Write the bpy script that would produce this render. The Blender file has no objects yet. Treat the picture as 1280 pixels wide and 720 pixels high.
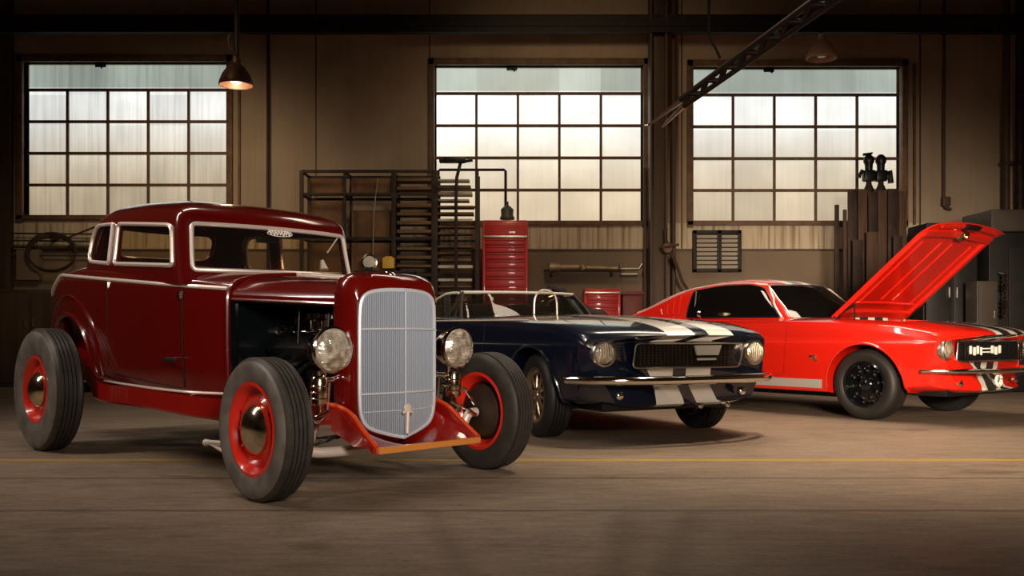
import bpy, bmesh, math, random
import numpy as np
from mathutils import Vector, Matrix
from mathutils.bvhtree import BVHTree
random.seed(7)
PI = math.pi
C = bpy.context.scene.collection
SC = bpy.context.scene

# ------------------------------------------------------------------ materials
def mat(name, col, rough=.5, metal=0., spec=.5, coat=0., emit=None, es=0., trans=0., ior=1.45, alpha=1.,
        noise=0., nscale=8., bump=0., col2=None, bscale=60., stretch=(1, 1, 1), coat_rough=.04):
    m = bpy.data.materials.new(name); m.use_nodes = True
    nt = m.node_tree; b = nt.nodes['Principled BSDF']
    b.inputs['Base Color'].default_value = (*col, 1)
    b.inputs['Roughness'].default_value = rough
    b.inputs['Metallic'].default_value = metal
    b.inputs['Specular IOR Level'].default_value = spec
    b.inputs['Coat Weight'].default_value = coat
    b.inputs['Coat Roughness'].default_value = coat_rough
    b.inputs['Transmission Weight'].default_value = trans
    b.inputs['IOR'].default_value = ior
    b.inputs['Alpha'].default_value = alpha
    if emit:
        b.inputs['Emission Color'].default_value = (*emit, 1); b.inputs['Emission Strength'].default_value = es
    if noise or bump or col2:
        tc = nt.nodes.new('ShaderNodeTexCoord'); mp = nt.nodes.new('ShaderNodeMapping')
        mp.inputs['Scale'].default_value = stretch
        nt.links.new(tc.outputs['Object'], mp.inputs['Vector'])
        n = nt.nodes.new('ShaderNodeTexNoise'); n.inputs['Scale'].default_value = nscale
        n.inputs['Detail'].default_value = 5; nt.links.new(mp.outputs[0], n.inputs['Vector'])
        if noise or col2:
            r = nt.nodes.new('ShaderNodeValToRGB')
            c2 = col2 if col2 else tuple(c*(1-noise) for c in col)
            r.color_ramp.elements[0].color = (*c2, 1); r.color_ramp.elements[1].color = (*col, 1)
            r.color_ramp.elements[0].position = .35; r.color_ramp.elements[1].position = .65
            nt.links.new(n.outputs['Fac'], r.inputs['Fac']); nt.links.new(r.outputs['Color'], b.inputs['Base Color'])
        if bump:
            n2 = nt.nodes.new('ShaderNodeTexNoise'); n2.inputs['Scale'].default_value = bscale
            nt.links.new(mp.outputs[0], n2.inputs['Vector'])
            bp = nt.nodes.new('ShaderNodeBump'); bp.inputs['Strength'].default_value = bump
            bp.inputs['Distance'].default_value = .01
            nt.links.new(n2.outputs['Fac'], bp.inputs['Height']); nt.links.new(bp.outputs[0], b.inputs['Normal'])
    return m

def stripes(name, col, scol, ranges, rough=.25, coat=1., darkline=None, xmin=-9):
    """car paint with lengthwise racing stripes (object space y) on the centre of the body"""
    m = mat(name, col, rough, 0, .5, coat); nt = m.node_tree; b = nt.nodes['Principled BSDF']
    tc = nt.nodes.new('ShaderNodeTexCoord'); sp = nt.nodes.new('ShaderNodeSeparateXYZ')
    nt.links.new(tc.outputs['Object'], sp.inputs[0])
    def inr(sock, a, b_):
        g = nt.nodes.new('ShaderNodeMath'); g.operation = 'GREATER_THAN'; g.inputs[1].default_value = a
        l = nt.nodes.new('ShaderNodeMath'); l.operation = 'LESS_THAN'; l.inputs[1].default_value = b_
        nt.links.new(sock, g.inputs[0]); nt.links.new(sock, l.inputs[0])
        mu = nt.nodes.new('ShaderNodeMath'); mu.operation = 'MULTIPLY'
        nt.links.new(g.outputs[0], mu.inputs[0]); nt.links.new(l.outputs[0], mu.inputs[1]); return mu.outputs[0]
    base = None; cur = (*col, 1)
    for a, b_, c in ranges:
        f = inr(sp.outputs['Y'], a, b_)
        mx = nt.nodes.new('ShaderNodeMix'); mx.data_type = 'RGBA'
        nt.links.new(f, mx.inputs[0])
        if base is None: mx.inputs[6].default_value = cur
        else: nt.links.new(base, mx.inputs[6])
        mx.inputs[7].default_value = (*c, 1); base = mx.outputs[2]
    nt.links.new(base, b.inputs['Base Color'])
    return m

M = {}
M['maroon'] = mat('maroon_paint', (.105, .0022, .0012), .2, 0, .5, 1)
M['redrod'] = mat('red_rod_enamel', (.26, .006, .003), .25, 0, .5, 1)
M['wheelred'] = mat('red_wheel_enamel', (.62, .02, .008), .28, 0, .5, .8)
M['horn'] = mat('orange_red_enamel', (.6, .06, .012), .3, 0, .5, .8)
M['spreader'] = mat('amber_enamel_bar', (.75, .28, .05), .25, .3, .5, 1)
M['chrome'] = mat('chrome', (.86, .82, .76), .07, 1)
M['trim_highlight'] = mat('bright_trim_and_highlight', (.95, .82, .74), .35, .55)  # pale trim metal; also paints the reflection lines on hot rod edges
M['brass'] = mat('brass', (.80, .69, .47), .14, 1)
M['alu'] = mat('satin_aluminium', (.62, .57, .5), .33, 1)
M['bronze'] = mat('bronze_alloy', (.5, .4, .3), .35, 1)
M['tyre'] = mat('tyre_rubber', (.040, .034, .029), .5, 0, .5, noise=.3, nscale=20, bump=.15, bscale=120)
M['tyre2'] = mat('dark_tyre_rubber', (.014, .012, .011), .55)
M['lit_sidewall'] = mat('light_catching_sidewall', (.17, .15, .13), .4, 0, .5, noise=.45, nscale=9)  # sidewall rubber coloured lighter for the light it catches
M['black'] = mat('black_metal', (.006, .006, .006), .4, 0, .35)
M['blackgloss'] = mat('black_gloss', (.003, .004, .005), .12, 0, .5, .5)
M['interior'] = mat('dark_interior', (.02, .014, .011), .7, noise=.4)
M['leather'] = mat('dark_leather', (.05, .02, .012), .45, noise=.4, nscale=6)
M['grille'] = mat('grille_bar_steel', (.40, .45, .54), .35, .3)
M['grillelite'] = mat('grille_frame_steel', (.58, .61, .66), .3, .3)
M['grillebk'] = mat('grille_back_steel', (.07, .07, .078), .5, .2)
M['blue'] = stripes('navy_paint_with_white_stripes', (.0022, .006, .019), None,
                    [(-.29, -.06, (.83, .8, .74)), (.06, .29, (.83, .8, .74))], .25)
M['navy'] = mat('navy_paint', (.0022, .006, .019), .25, 0, .5, 1)
M['red'] = stripes('bright_red_paint_with_stripes', (.60, .012, .004), None,
                   [(-.30, .30, (.72, .69, .6)), (-.21, -.06, (.02, .02, .02)), (.06, .21, (.02, .02, .02))], .28)
M['redp'] = mat('bright_red_paint', (.60, .012, .004), .28, 0, .5, 1)
M['silver'] = mat('silver_band', (.45, .43, .4), .4, .3)
M['toolred'] = mat('tool_chest_red', (.5, .012, .008), .38, 0, .5, .3, noise=.2)
M['yellow'] = mat('yellow_plastic', (.75, .48, .05), .45)
def glass(name, tint, a, rough=.03):
    m = bpy.data.materials.new(name); m.use_nodes = True; nt = m.node_tree
    b = nt.nodes['Principled BSDF']; out = nt.nodes['Material Output']
    b.inputs['Base Color'].default_value = (*[t*.05 for t in tint], 1); b.inputs['Roughness'].default_value = rough
    b.inputs['Specular IOR Level'].default_value = .5
    tr = nt.nodes.new('ShaderNodeBsdfTransparent'); tr.inputs[0].default_value = (*tint, 1)
    mx = nt.nodes.new('ShaderNodeMixShader'); mx.inputs[0].default_value = a
    nt.links.new(tr.outputs[0], mx.inputs[1]); nt.links.new(b.outputs[0], mx.inputs[2]); nt.links.new(mx.outputs[0], out.inputs[0])
    return m
M['glass'] = glass('clear_car_glass', (.96, .92, .84), .07)
M['tint'] = glass('dark_tinted_glass', (.12, .1, .09), .7)
M['tint2'] = glass('amber_tinted_glass', (.55, .5, .42), .25)
M['lens'] = mat('headlight_lens', (.95, .9, .82), .05, 0, .7, 1, trans=.35, bump=.9, bscale=45)
M['lensmet'] = mat('headlight_fluted_reflector', (.98, .9, .78), .2, .6, bump=1., bscale=26, col2=(.35, .28, .2), nscale=22)
M['wood'] = mat('old_board', (.22, .12, .055), .7, noise=.55, nscale=3, stretch=(1, 6, 20))
M['ply'] = mat('brown_sheet', (.24, .12, .05), .7, noise=.4, nscale=4)
M['plank'] = mat('dark_plank', (.09, .045, .024), .7, noise=.5, nscale=3, stretch=(20, 1, 1))
M['rust'] = mat('rusty_dark_steel', (.045, .024, .014), .6, .2, noise=.6, nscale=7)
M['steel'] = mat('painted_brown_steel', (.10, .062, .036), .55, .1, noise=.4, nscale=5, stretch=(1, 1, .15))
M['beam'] = mat('dark_beam', (.014, .008, .005), .6, noise=.4)
M['frame'] = mat('brown_window_frame', (.19, .105, .058), .6, noise=.4, nscale=9)
M['sooty'] = mat('sooty_grey_cabinet', (.016, .0135, .012), .5, noise=.5, nscale=4)
M['greybox'] = mat('grey_cabinet', (.075, .058, .046), .5, noise=.25, nscale=4)
M['whiteenamel'] = mat('white_enamel', (.85, .8, .7), .35)
M['stickerwhite'] = mat('sticker_white', (.85, .78, .72), .5)
M['bulb'] = mat('lamp_bulb', (1, .8, .5), .3, emit=(1, .72, .42), es=6)
M['shade'] = mat('rusty_lamp_shade', (.11, .05, .03), .45, .3, noise=.4, nscale=12)
M['greenpot'] = mat('green_grey_tin', (.08, .085, .06), .5, noise=.3)
M['rubberhose'] = mat('dark_hose', (.03, .018, .014), .5)
M['cable'] = mat('brown_cable', (.05, .03, .018), .6)
M['slatlight'] = mat('pale_slat', (.6, .53, .43), .5)

# ------------------------------------------------------------------ mesh helpers
def tag(o, label=None, cat=None, group=None, kind=None):
    if label: o['label'] = label
    if cat: o['category'] = cat
    if group: o['group'] = group
    if kind: o['kind'] = kind
    return o
def link(name, me, m=None, parent=None, smooth=40):
    o = bpy.data.objects.new(name, me); C.objects.link(o)
    if m is not None:
        if len(me.materials): me.materials.clear()
        for mm in (m if isinstance(m, (list, tuple)) else [m]): me.materials.append(mm)
    if smooth:
        me.polygons.foreach_set('use_smooth', [True]*len(me.polygons)); me.set_sharp_from_angle(angle=math.radians(smooth))
    if parent: o.parent = parent
    return o
def empty(name, label=None, cat=None, group=None, loc=(0, 0, 0), rz=0):
    o = bpy.data.objects.new(name, None); C.objects.link(o); o.location = loc; o.rotation_euler = (0, 0, rz)
    o.empty_display_size = .2
    return tag(o, label, cat, group)
def finish(bm, name, m, parent=None, smooth=40, fix=True):
    if fix: bmesh.ops.recalc_face_normals(bm, faces=bm.faces)
    me = bpy.data.meshes.new(name); bm.to_mesh(me); bm.free()
    return link(name, me, m, parent, smooth)
def box(bm, c, s, bev=0., rot=None, mi=0):
    r = bmesh.ops.create_cube(bm, size=1)
    vs = r['verts']; bmesh.ops.scale(bm, vec=s, verts=vs)
    if bev > 0:
        es = list({e for v in vs for e in v.link_edges})
        rb = bmesh.ops.bevel(bm, geom=es, offset=min(bev, min(s)*.45), segments=2, affect='EDGES', profile=.6)
        vs = list({v for f in rb['faces'] for v in f.verts} | {v for v in vs if v.is_valid})
        # collect whole island
    if rot is not None: bmesh.ops.rotate(bm, verts=vs, cent=(0, 0, 0), matrix=rot)
    bmesh.ops.translate(bm, vec=c, verts=vs)
    if mi:
        for f in {f for v in vs for f in v.link_faces}: f.material_index = mi
    return vs
def tube(bm, path, r, seg=10, closed=False, cap=True, flat=1.0, mi=0):
    P = [Vector(p) for p in path]; n = len(P)
    rr = r if isinstance(r, (list, tuple)) else [r]*n
    rings = []; up = None
    for i, p in enumerate(P):
        if closed: t = (P[(i+1) % n]-P[i-1])
        else: t = P[min(i+1, n-1)]-P[max(i-1, 0)]
        if t.length < 1e-9: t = Vector((0, 0, 1))
        t.normalize()
        if up is None:
            a = Vector((0, 0, 1)) if abs(t.z) < .9 else Vector((1, 0, 0))
            up = (a-t*a.dot(t)).normalized()
        else:
            up = up-t*up.dot(t)
            up = up.normalized() if up.length > 1e-6 else t.orthogonal().normalized()
        sd = t.cross(up)
        rings.append([bm.verts.new(p+(up*math.cos(2*PI*k/seg)*flat+sd*math.sin(2*PI*k/seg))*rr[i]) for k in range(seg)])
    fs = []
    for i in range(n if closed else n-1):
        a, b = rings[i], rings[(i+1) % n]
        for k in range(seg):
            fs.append(bm.faces.new((a[k], a[(k+1) % seg], b[(k+1) % seg], b[k])))
    if not closed and cap:
        fs.append(bm.faces.new(rings[0][::-1])); fs.append(bm.faces.new(rings[-1]))
    for f in fs: f.material_index = mi
def lathe(bm, prof, axis='Y', seg=48, c=(0, 0, 0), mi=0, mis=None):
    """prof: list of (radius, h) along axis"""
    rings = []
    for r, h in prof:
        ring = []
        if r < 1e-6: 
            p = {'X': (h, 0, 0), 'Y': (0, h, 0), 'Z': (0, 0, h)}[axis]
            ring = [bm.verts.new(Vector(p)+Vector(c))]
        else:
            for k in range(seg):
                a = 2*PI*k/seg; u, v = r*math.cos(a), r*math.sin(a)
                p = {'X': (h, u, v), 'Y': (u, h, v), 'Z': (u, v, h)}[axis]
                ring.append(bm.verts.new(Vector(p)+Vector(c)))
        rings.append(ring)
    for i in range(len(rings)-1):
        a, b = rings[i], rings[i+1]; mm = mis[i] if mis else mi
        for k in range(seg):
            k2 = (k+1) % seg
            if len(a) == 1 and len(b) == 1: continue
            if len(a) == 1: f = bm.faces.new((a[0], b[k2], b[k]))
            elif len(b) == 1: f = bm.faces.new((a[k], a[k2], b[0]))
            else: f = bm.faces.new((a[k], a[k2], b[k2], b[k]))
            f.material_index = mm
def prism(bm, poly, axis, a, b, mi=0):
    """poly in the two other axes (order: x,y,z minus axis)"""
    def P(u, v, h): return {'X': (h, u, v), 'Y': (u, h, v), 'Z': (u, v, h)}[axis]
    A = [bm.verts.new(P(u, v, a)) for u, v in poly]; B = [bm.verts.new(P(u, v, b)) for u, v in poly]
    n = len(poly); fs = [bm.faces.new(A), bm.faces.new(B[::-1])]
    for i in range(n): fs.append(bm.faces.new((A[i], B[i], B[(i+1) % n], A[(i+1) % n])))
    for f in fs: f.material_index = mi
def rounded(poly, r, seg=6):
    out = []; n = len(poly)
    for i in range(n):
        p0, p1, p2 = Vector(poly[i-1]), Vector(poly[i]), Vector(poly[(i+1) % n])
        ri = r[i] if isinstance(r, (list, tuple)) else r
        d0 = (p0-p1); d1 = (p2-p1); rr = min(ri, d0.length*.49, d1.length*.49)
        a = p1+d0.normalized()*rr; b = p1+d1.normalized()*rr
        for k in range(seg+1):
            t = k/seg; out.append(tuple((a*(1-t)**2+p1*2*t*(1-t)+b*t*t)))
    return out
def densify(poly, step=.03, closed=True):
    out = []; n = len(poly)
    for i in range(n if closed else n-1):
        a, b = Vector(poly[i]), Vector(poly[(i+1) % n]); k = max(1, int((b-a).length/step))
        for j in range(k): out.append(tuple(a.lerp(b, j/k)))
    if not closed: out.append(tuple(poly[-1]))
    return out
def cr(P, n):
    """catmull rom (numpy) resample along axis 0, centripetal-free, n per segment"""
    P = np.asarray(P, float); out = []
    for i in range(len(P)-1):
        p0 = P[i-1] if i > 0 else 2*P[0]-P[1]; p1 = P[i]; p2 = P[i+1]; p3 = P[i+2] if i+2 < len(P) else 2*P[-1]-P[-2]
        for k in range(n):
            t = k/n
            out.append(.5*((2*p1)+(-p0+p2)*t+(2*p0-5*p1+4*p2-p3)*t*t+(-p0+3*p1-3*p2+p3)*t**3))
    out.append(P[-1]); return np.array(out)
def interp_st(xs, V, xq):
    """monotone-ish hermite interpolation of station rows V at xs -> xq (handles uneven spacing)"""
    xs = np.asarray(xs, float); V = np.asarray(V, float)
    d = np.diff(V, axis=0)/np.diff(xs)[:, None]
    m = np.zeros_like(V); m[0] = d[0]; m[-1] = d[-1]
    for i in range(1, len(xs)-1):
        a, b = d[i-1], d[i]; s = a*b > 0
        with np.errstate(divide='ignore', invalid='ignore'):
            h = np.where(s, 2*a*b/(a+b), 0)
        m[i] = np.nan_to_num(h)
    out = []
    for x in xq:
        i = min(max(np.searchsorted(xs, x)-1, 0), len(xs)-2); h = xs[i+1]-xs[i]; t = (x-xs[i])/h
        out.append((2*t**3-3*t*t+1)*V[i]+(t**3-2*t*t+t)*h*m[i]+(-2*t**3+3*t*t)*V[i+1]+(t**3-t*t)*h*m[i+1])
    return np.array(out)
def grid_bm(rings, closed_ring=True, caps=True):
    bm = bmesh.new(); R = [[bm.verts.new(p) for p in r] for r in rings]; n = len(R[0])
    for i in range(len(R)-1):
        for k in range(n if closed_ring else n-1):
            k2 = (k+1) % n
            try: bm.faces.new((R[i][k], R[i][k2], R[i+1][k2], R[i+1][k]))
            except ValueError: pass
    if caps:
        bm.faces.new(R[0]); bm.faces.new(R[-1][::-1])
    bmesh.ops.remove_doubles(bm, verts=bm.verts, dist=1e-5)
    return bm
def evalmesh(o):
    dg = bpy.context.evaluated_depsgraph_get(); dg.update()
    me = bpy.data.meshes.new_from_object(o.evaluated_get(dg)); return me
def apply_mods(o, smooth=35):
    me = evalmesh(o); old = o.data; o.modifiers.clear(); o.data = me; bpy.data.meshes.remove(old)
    if smooth:
        me.polygons.foreach_set('use_smooth', [True]*len(me.polygons)); me.set_sharp_from_angle(angle=math.radians(smooth))
    return o
def boolean(o, cutbm, op='DIFFERENCE', smooth=32):
    bmesh.ops.recalc_face_normals(cutbm, faces=cutbm.faces)
    me = bpy.data.meshes.new('cut'); cutbm.to_mesh(me); cutbm.free()
    c = bpy.data.objects.new('cut', me); C.objects.link(c)
    md = o.modifiers.new('b', 'BOOLEAN'); md.operation = op; md.object = c; md.solver = 'EXACT'
    apply_mods(o, smooth)
    bpy.data.objects.remove(c); bpy.data.meshes.remove(me)
    return o
def cutprism(poly, axis, a, b):
    bm = bmesh.new(); prism(bm, poly, axis, a, b); return bm
def cutcyl(axis, r, c, a, b, seg=64):
    bm = bmesh.new(); lathe(bm, [(0, a), (r, a), (r, b), (0, b)], axis, seg, c); 
    bmesh.ops.remove_doubles(bm, verts=bm.verts, dist=1e-6); return bm
def solid(o, t, smooth=32):
    md = o.modifiers.new('s', 'SOLIDIFY'); md.thickness = t; md.offset = -1; return apply_mods(o, smooth)
def copyobj(o, name=None):
    c = o.copy(); c.data = o.data.copy(); C.objects.link(c)
    if name: c.name = name
    return c
def project(bvh, pts, axis, side):
    """project 2D outline points on the surface by rays along axis from side"""
    out = []
    for u, v in pts:
        if axis == 'Y': o_ = Vector((u, 3*side, v)); d = Vector((0, -side, 0))
        elif axis == 'X': o_ = Vector((3*side if side > 0 else -7, u, v)); d = Vector((-side, 0, 0))
        else: o_ = Vector((u, v, 5)); d = Vector((0, 0, -1))
        h = bvh.ray_cast(o_, d)
        if h[0] is not None: out.append(h[0]+h[1]*.0 if False else h[0])
    return out
def bvhof(o):
    me = o.data
    return BVHTree.FromPolygons([v.co.copy() for v in me.vertices], [tuple(p.vertices) for p in me.polygons])
def trim_tube(name, pts, r, m, parent, closed=True, seg=8):
    bm = bmesh.new(); tube(bm, pts, r, seg, closed); return finish(bm, name, m, parent)
def copy_tree(o, parent=None):
    c = o.copy(); C.objects.link(c)
    if parent: c.parent = parent
    for ch in [x for x in bpy.data.objects if x.parent == o]: copy_tree(ch, c)
    return c

# ------------------------------------------------------------------ body lofts
def body_loft(stations, nx=90, nprof=5, bend=None):
    xs = [s[0] for s in stations]; V = [np.array(s[1], float).ravel() for s in stations]
    xq = []
    for i in range(len(xs)-1):
        k = max(2, int(round(nx*(xs[i+1]-xs[i])/(xs[-1]-xs[0])))); xq += list(np.linspace(xs[i], xs[i+1], k, endpoint=False))
    xq.append(xs[-1]); W = interp_st(xs, V, xq); rings = []
    for x, w in zip(xq, W):
        half = cr(w.reshape(-1, 2), nprof)
        half[:, 0] = np.maximum(half[:, 0], 0); half[0, 0] = 0; half[-1, 0] = 0
        r = [(x, -y, z) for y, z in half] + [(x, y, z) for y, z in half[::-1][1:-1]]
        if bend: r = [bend(*p) for p in r]
        rings.append(r)
    return grid_bm(rings)
def plan_ring(z, xf, xr, w, wr, bf, br, rf=.12, rr=.12):
    """half plan outline front centre -> side -> rear centre, mirrored"""
    def q(t): return t
    half = []
    for k in range(9):
        t = k/9; half.append((xf-bf*t*t, (w-rf)*t))
    a = Vector((xf-bf, w-rf)); c_ = Vector((xf-bf-rf*.15, w)); b = Vector((xf-bf-rf, w))
    for k in range(9):
        t = k/8; p = a*(1-t)**2+c_*2*t*(1-t)+b*t*t; half.append((p.x, p.y))
    e = Vector((xr+br+rr, wr))
    for k in range(1, 24):
        t = k/24; p = b.lerp(e, t); half.append((p.x, p.y+ (1-(2*t-1)**2)*.015))
    c2 = Vector((xr+br+rr*.15, wr)); f = Vector((xr+br, wr-rr))
    for k in range(9):
        t = k/8; p = e*(1-t)**2+c2*2*t*(1-t)+f*t*t; half.append((p.x, p.y))
    for k in range(1, 10):
        t = 1-k/9; half.append((xr+br*t*t, (wr-rr)*t))
    full = [(x, -y, z) for x, y in half]+[(x, y, z) for x, y in half[::-1][1:-1]]
    return full
def greenhouse(rings, n=4, shear=None):
    P = [np.array(plan_ring(*r)) for r in rings]
    F = cr(np.array(P).reshape(len(P), -1), n).reshape(-1, len(P[0]), 3)
    R = [[tuple(p) for p in r] for r in F]
    if shear: R = [[shear(*p) for p in r] for r in R]
    return R

# ------------------------------------------------------------------ wheels
def wheel_parts(R, W, rim_r, kind, parent, loc, rz, name_side):
    """one wheel: part 'wheel' (rim) with sub-parts; outer face looks to local -Y"""
    h = W/2
    prof = [(rim_r-.01, -h*.72), (rim_r+.012, -h*.92), ((R+rim_r)/2, -h*1.0), (R*.90, -h*.965), (R*.95, -h*.86), (R*.982, -h*.73)]
    mis = [0, 0, 0, 1]
    ng = 5; tw = h*.66*2
    for g in range(ng):
        y0 = -h*.65+g*tw/ng*.97
        prof += [(R, y0), (R, y0+tw/ng*.64), (R-.014, y0+tw/ng*.70), (R-.014, y0+tw/ng*.94)]
    prof += [(R*.982, h*.73), (R*.95, h*.86), (R*.90, h*.965), ((R+rim_r)/2, h), (rim_r+.012, h*.92), (rim_r-.01, h*.72)]
    bm = bmesh.new(); lathe(bm, prof, 'Y', 72, mis=None)
    for f in bm.faces:
        c = f.calc_center_median(); rr = math.hypot(c.x, c.z)
        f.material_index = 1 if (c.y < -h*.7 and rr < R*.93 and kind == 'rod') else 0  # outer sidewall takes the lightened rubber
    rimmat = {'rod': M['wheelred'], 'five': M['bronze'], 'wire': M['blackgloss']}[kind]
    rb = bmesh.new()
    prof = [(rim_r+.004, -h*.86), (rim_r-.012, -h*.9), (rim_r-.022, -h*.78), (rim_r-.03, -h*.45), (rim_r-.045, -h*.2),
            (rim_r-.05, h*.3), (rim_r-.025, h*.75), (rim_r-.012, h*.9), (rim_r+.004, h*.86)]
    lathe(rb, prof, 'Y', 64)
    lathe(rb, [(rim_r+.004, h*.86), (rim_r-.005, h*.8), (rim_r-.03, h*.3), (rim_r-.03, -h*.4), (rim_r-.005, -h*.8), (rim_r+.004, -h*.86)], 'Y', 64)
    if kind == 'rod':
        lathe(rb, [(rim_r-.035, -h*.30), (rim_r-.06, -h*.40), (rim_r-.075, -h*.62), (.105, -h*.55), (.10, -h*.5), (0, -h*.5)], 'Y', 48)
        for k in range(10):
            a = 2*PI*k/10; tube(rb, [(math.cos(a)*(rim_r-.07), -h*.63, math.sin(a)*(rim_r-.07)), (math.cos(a)*(rim_r-.07), -h*.66, math.sin(a)*(rim_r-.07))], .008, 8)
    elif kind == 'five':
        for k in range(5):
            for s in (-1, 1):
                a = 2*PI*k/5+.15
                d = Vector((math.cos(a), 0, math.sin(a))); n_ = Vector((-math.sin(a), 0, math.cos(a)))
                p0 = d*.05+n_*s*.022+Vector((0, -h*.62, 0)); p1 = d*(rim_r-.04)+n_*s*.05+Vector((0, -h*.5, 0)); p2 = d*(rim_r-.03)+n_*s*.055+Vector((0, -h*.2, 0))
                tube(rb, [p0, p0.lerp(p1, .5)-Vector((0, .004, 0)), p1, p2], [.016, .013, .012, .014], 8)
        lathe(rb, [(.065, -h*.3), (.065, -h*.6), (.05, -h*.7), (0, -h*.7)], 'Y', 32)
    else:
        for k in range(20):
            a = 2*PI*k/20; a2 = a+(.5 if k % 2 else -.5)
            p0 = Vector((math.cos(a)*.05, -h*.7, math.sin(a)*.05)); p1 = Vector((math.cos(a2)*(rim_r-.03), -h*.45, math.sin(a2)*(rim_r-.03)))
            tube(rb, [p0, p1], .004, 6, mi=0)
            p3 = p1*.62+p0*.38; tube(rb, [p3, p3-Vector((0, .012, 0))], .007, 6, mi=1); p4 = p1*.9+p0*.1; tube(rb, [p4, p4-Vector((0, .012, 0))], .006, 6, mi=1)
        lathe(rb, [(rim_r-.03, -h*.2), (.06, -h*.25), (.06, -h*.66), (.04, -h*.8), (0, -h*.82)], 'Y', 32)
    rim = finish(rb, 'wheel', [rimmat, M['alu']], parent)
    rim.location = loc; rim.rotation_euler = (0, 0, rz)
    t = finish(bm, 'tyre', [M['tyre'] if kind == 'rod' else M['tyre2'], M['lit_sidewall']], rim)
    if kind == 'rod':
        hb = bmesh.new(); lathe(hb, [(.112, -h*.5), (.116, -h*.68), (.106, -h*.84), (.08, -h*1.02), (.045, -h*1.14), (0, -h*1.18)], 'Y', 40)
        o = finish(hb, 'hubcap', M['brass'], rim); o['label'] = 'domed polished hubcap'
    elif kind == 'five':
        hb = bmesh.new(); lathe(hb, [(.032, -h*.68), (.032, -h*.8), (.02, -h*.86), (0, -h*.86)], 'Y', 24)
        finish(hb, 'hubcap', M['alu'], rim)
    db = bmesh.new(); lathe(db, [(0, -h*.1), (rim_r-.07, -h*.1), (rim_r-.06, h*.1), (rim_r-.075, h*.55), (.1, h*.62), (.08, h*.8), (0, h*.8)], 'Y', 40)
    finish(db, 'brake_drum', M['rust'] if kind == 'rod' else M['black'], rim)
    return rim

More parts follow.
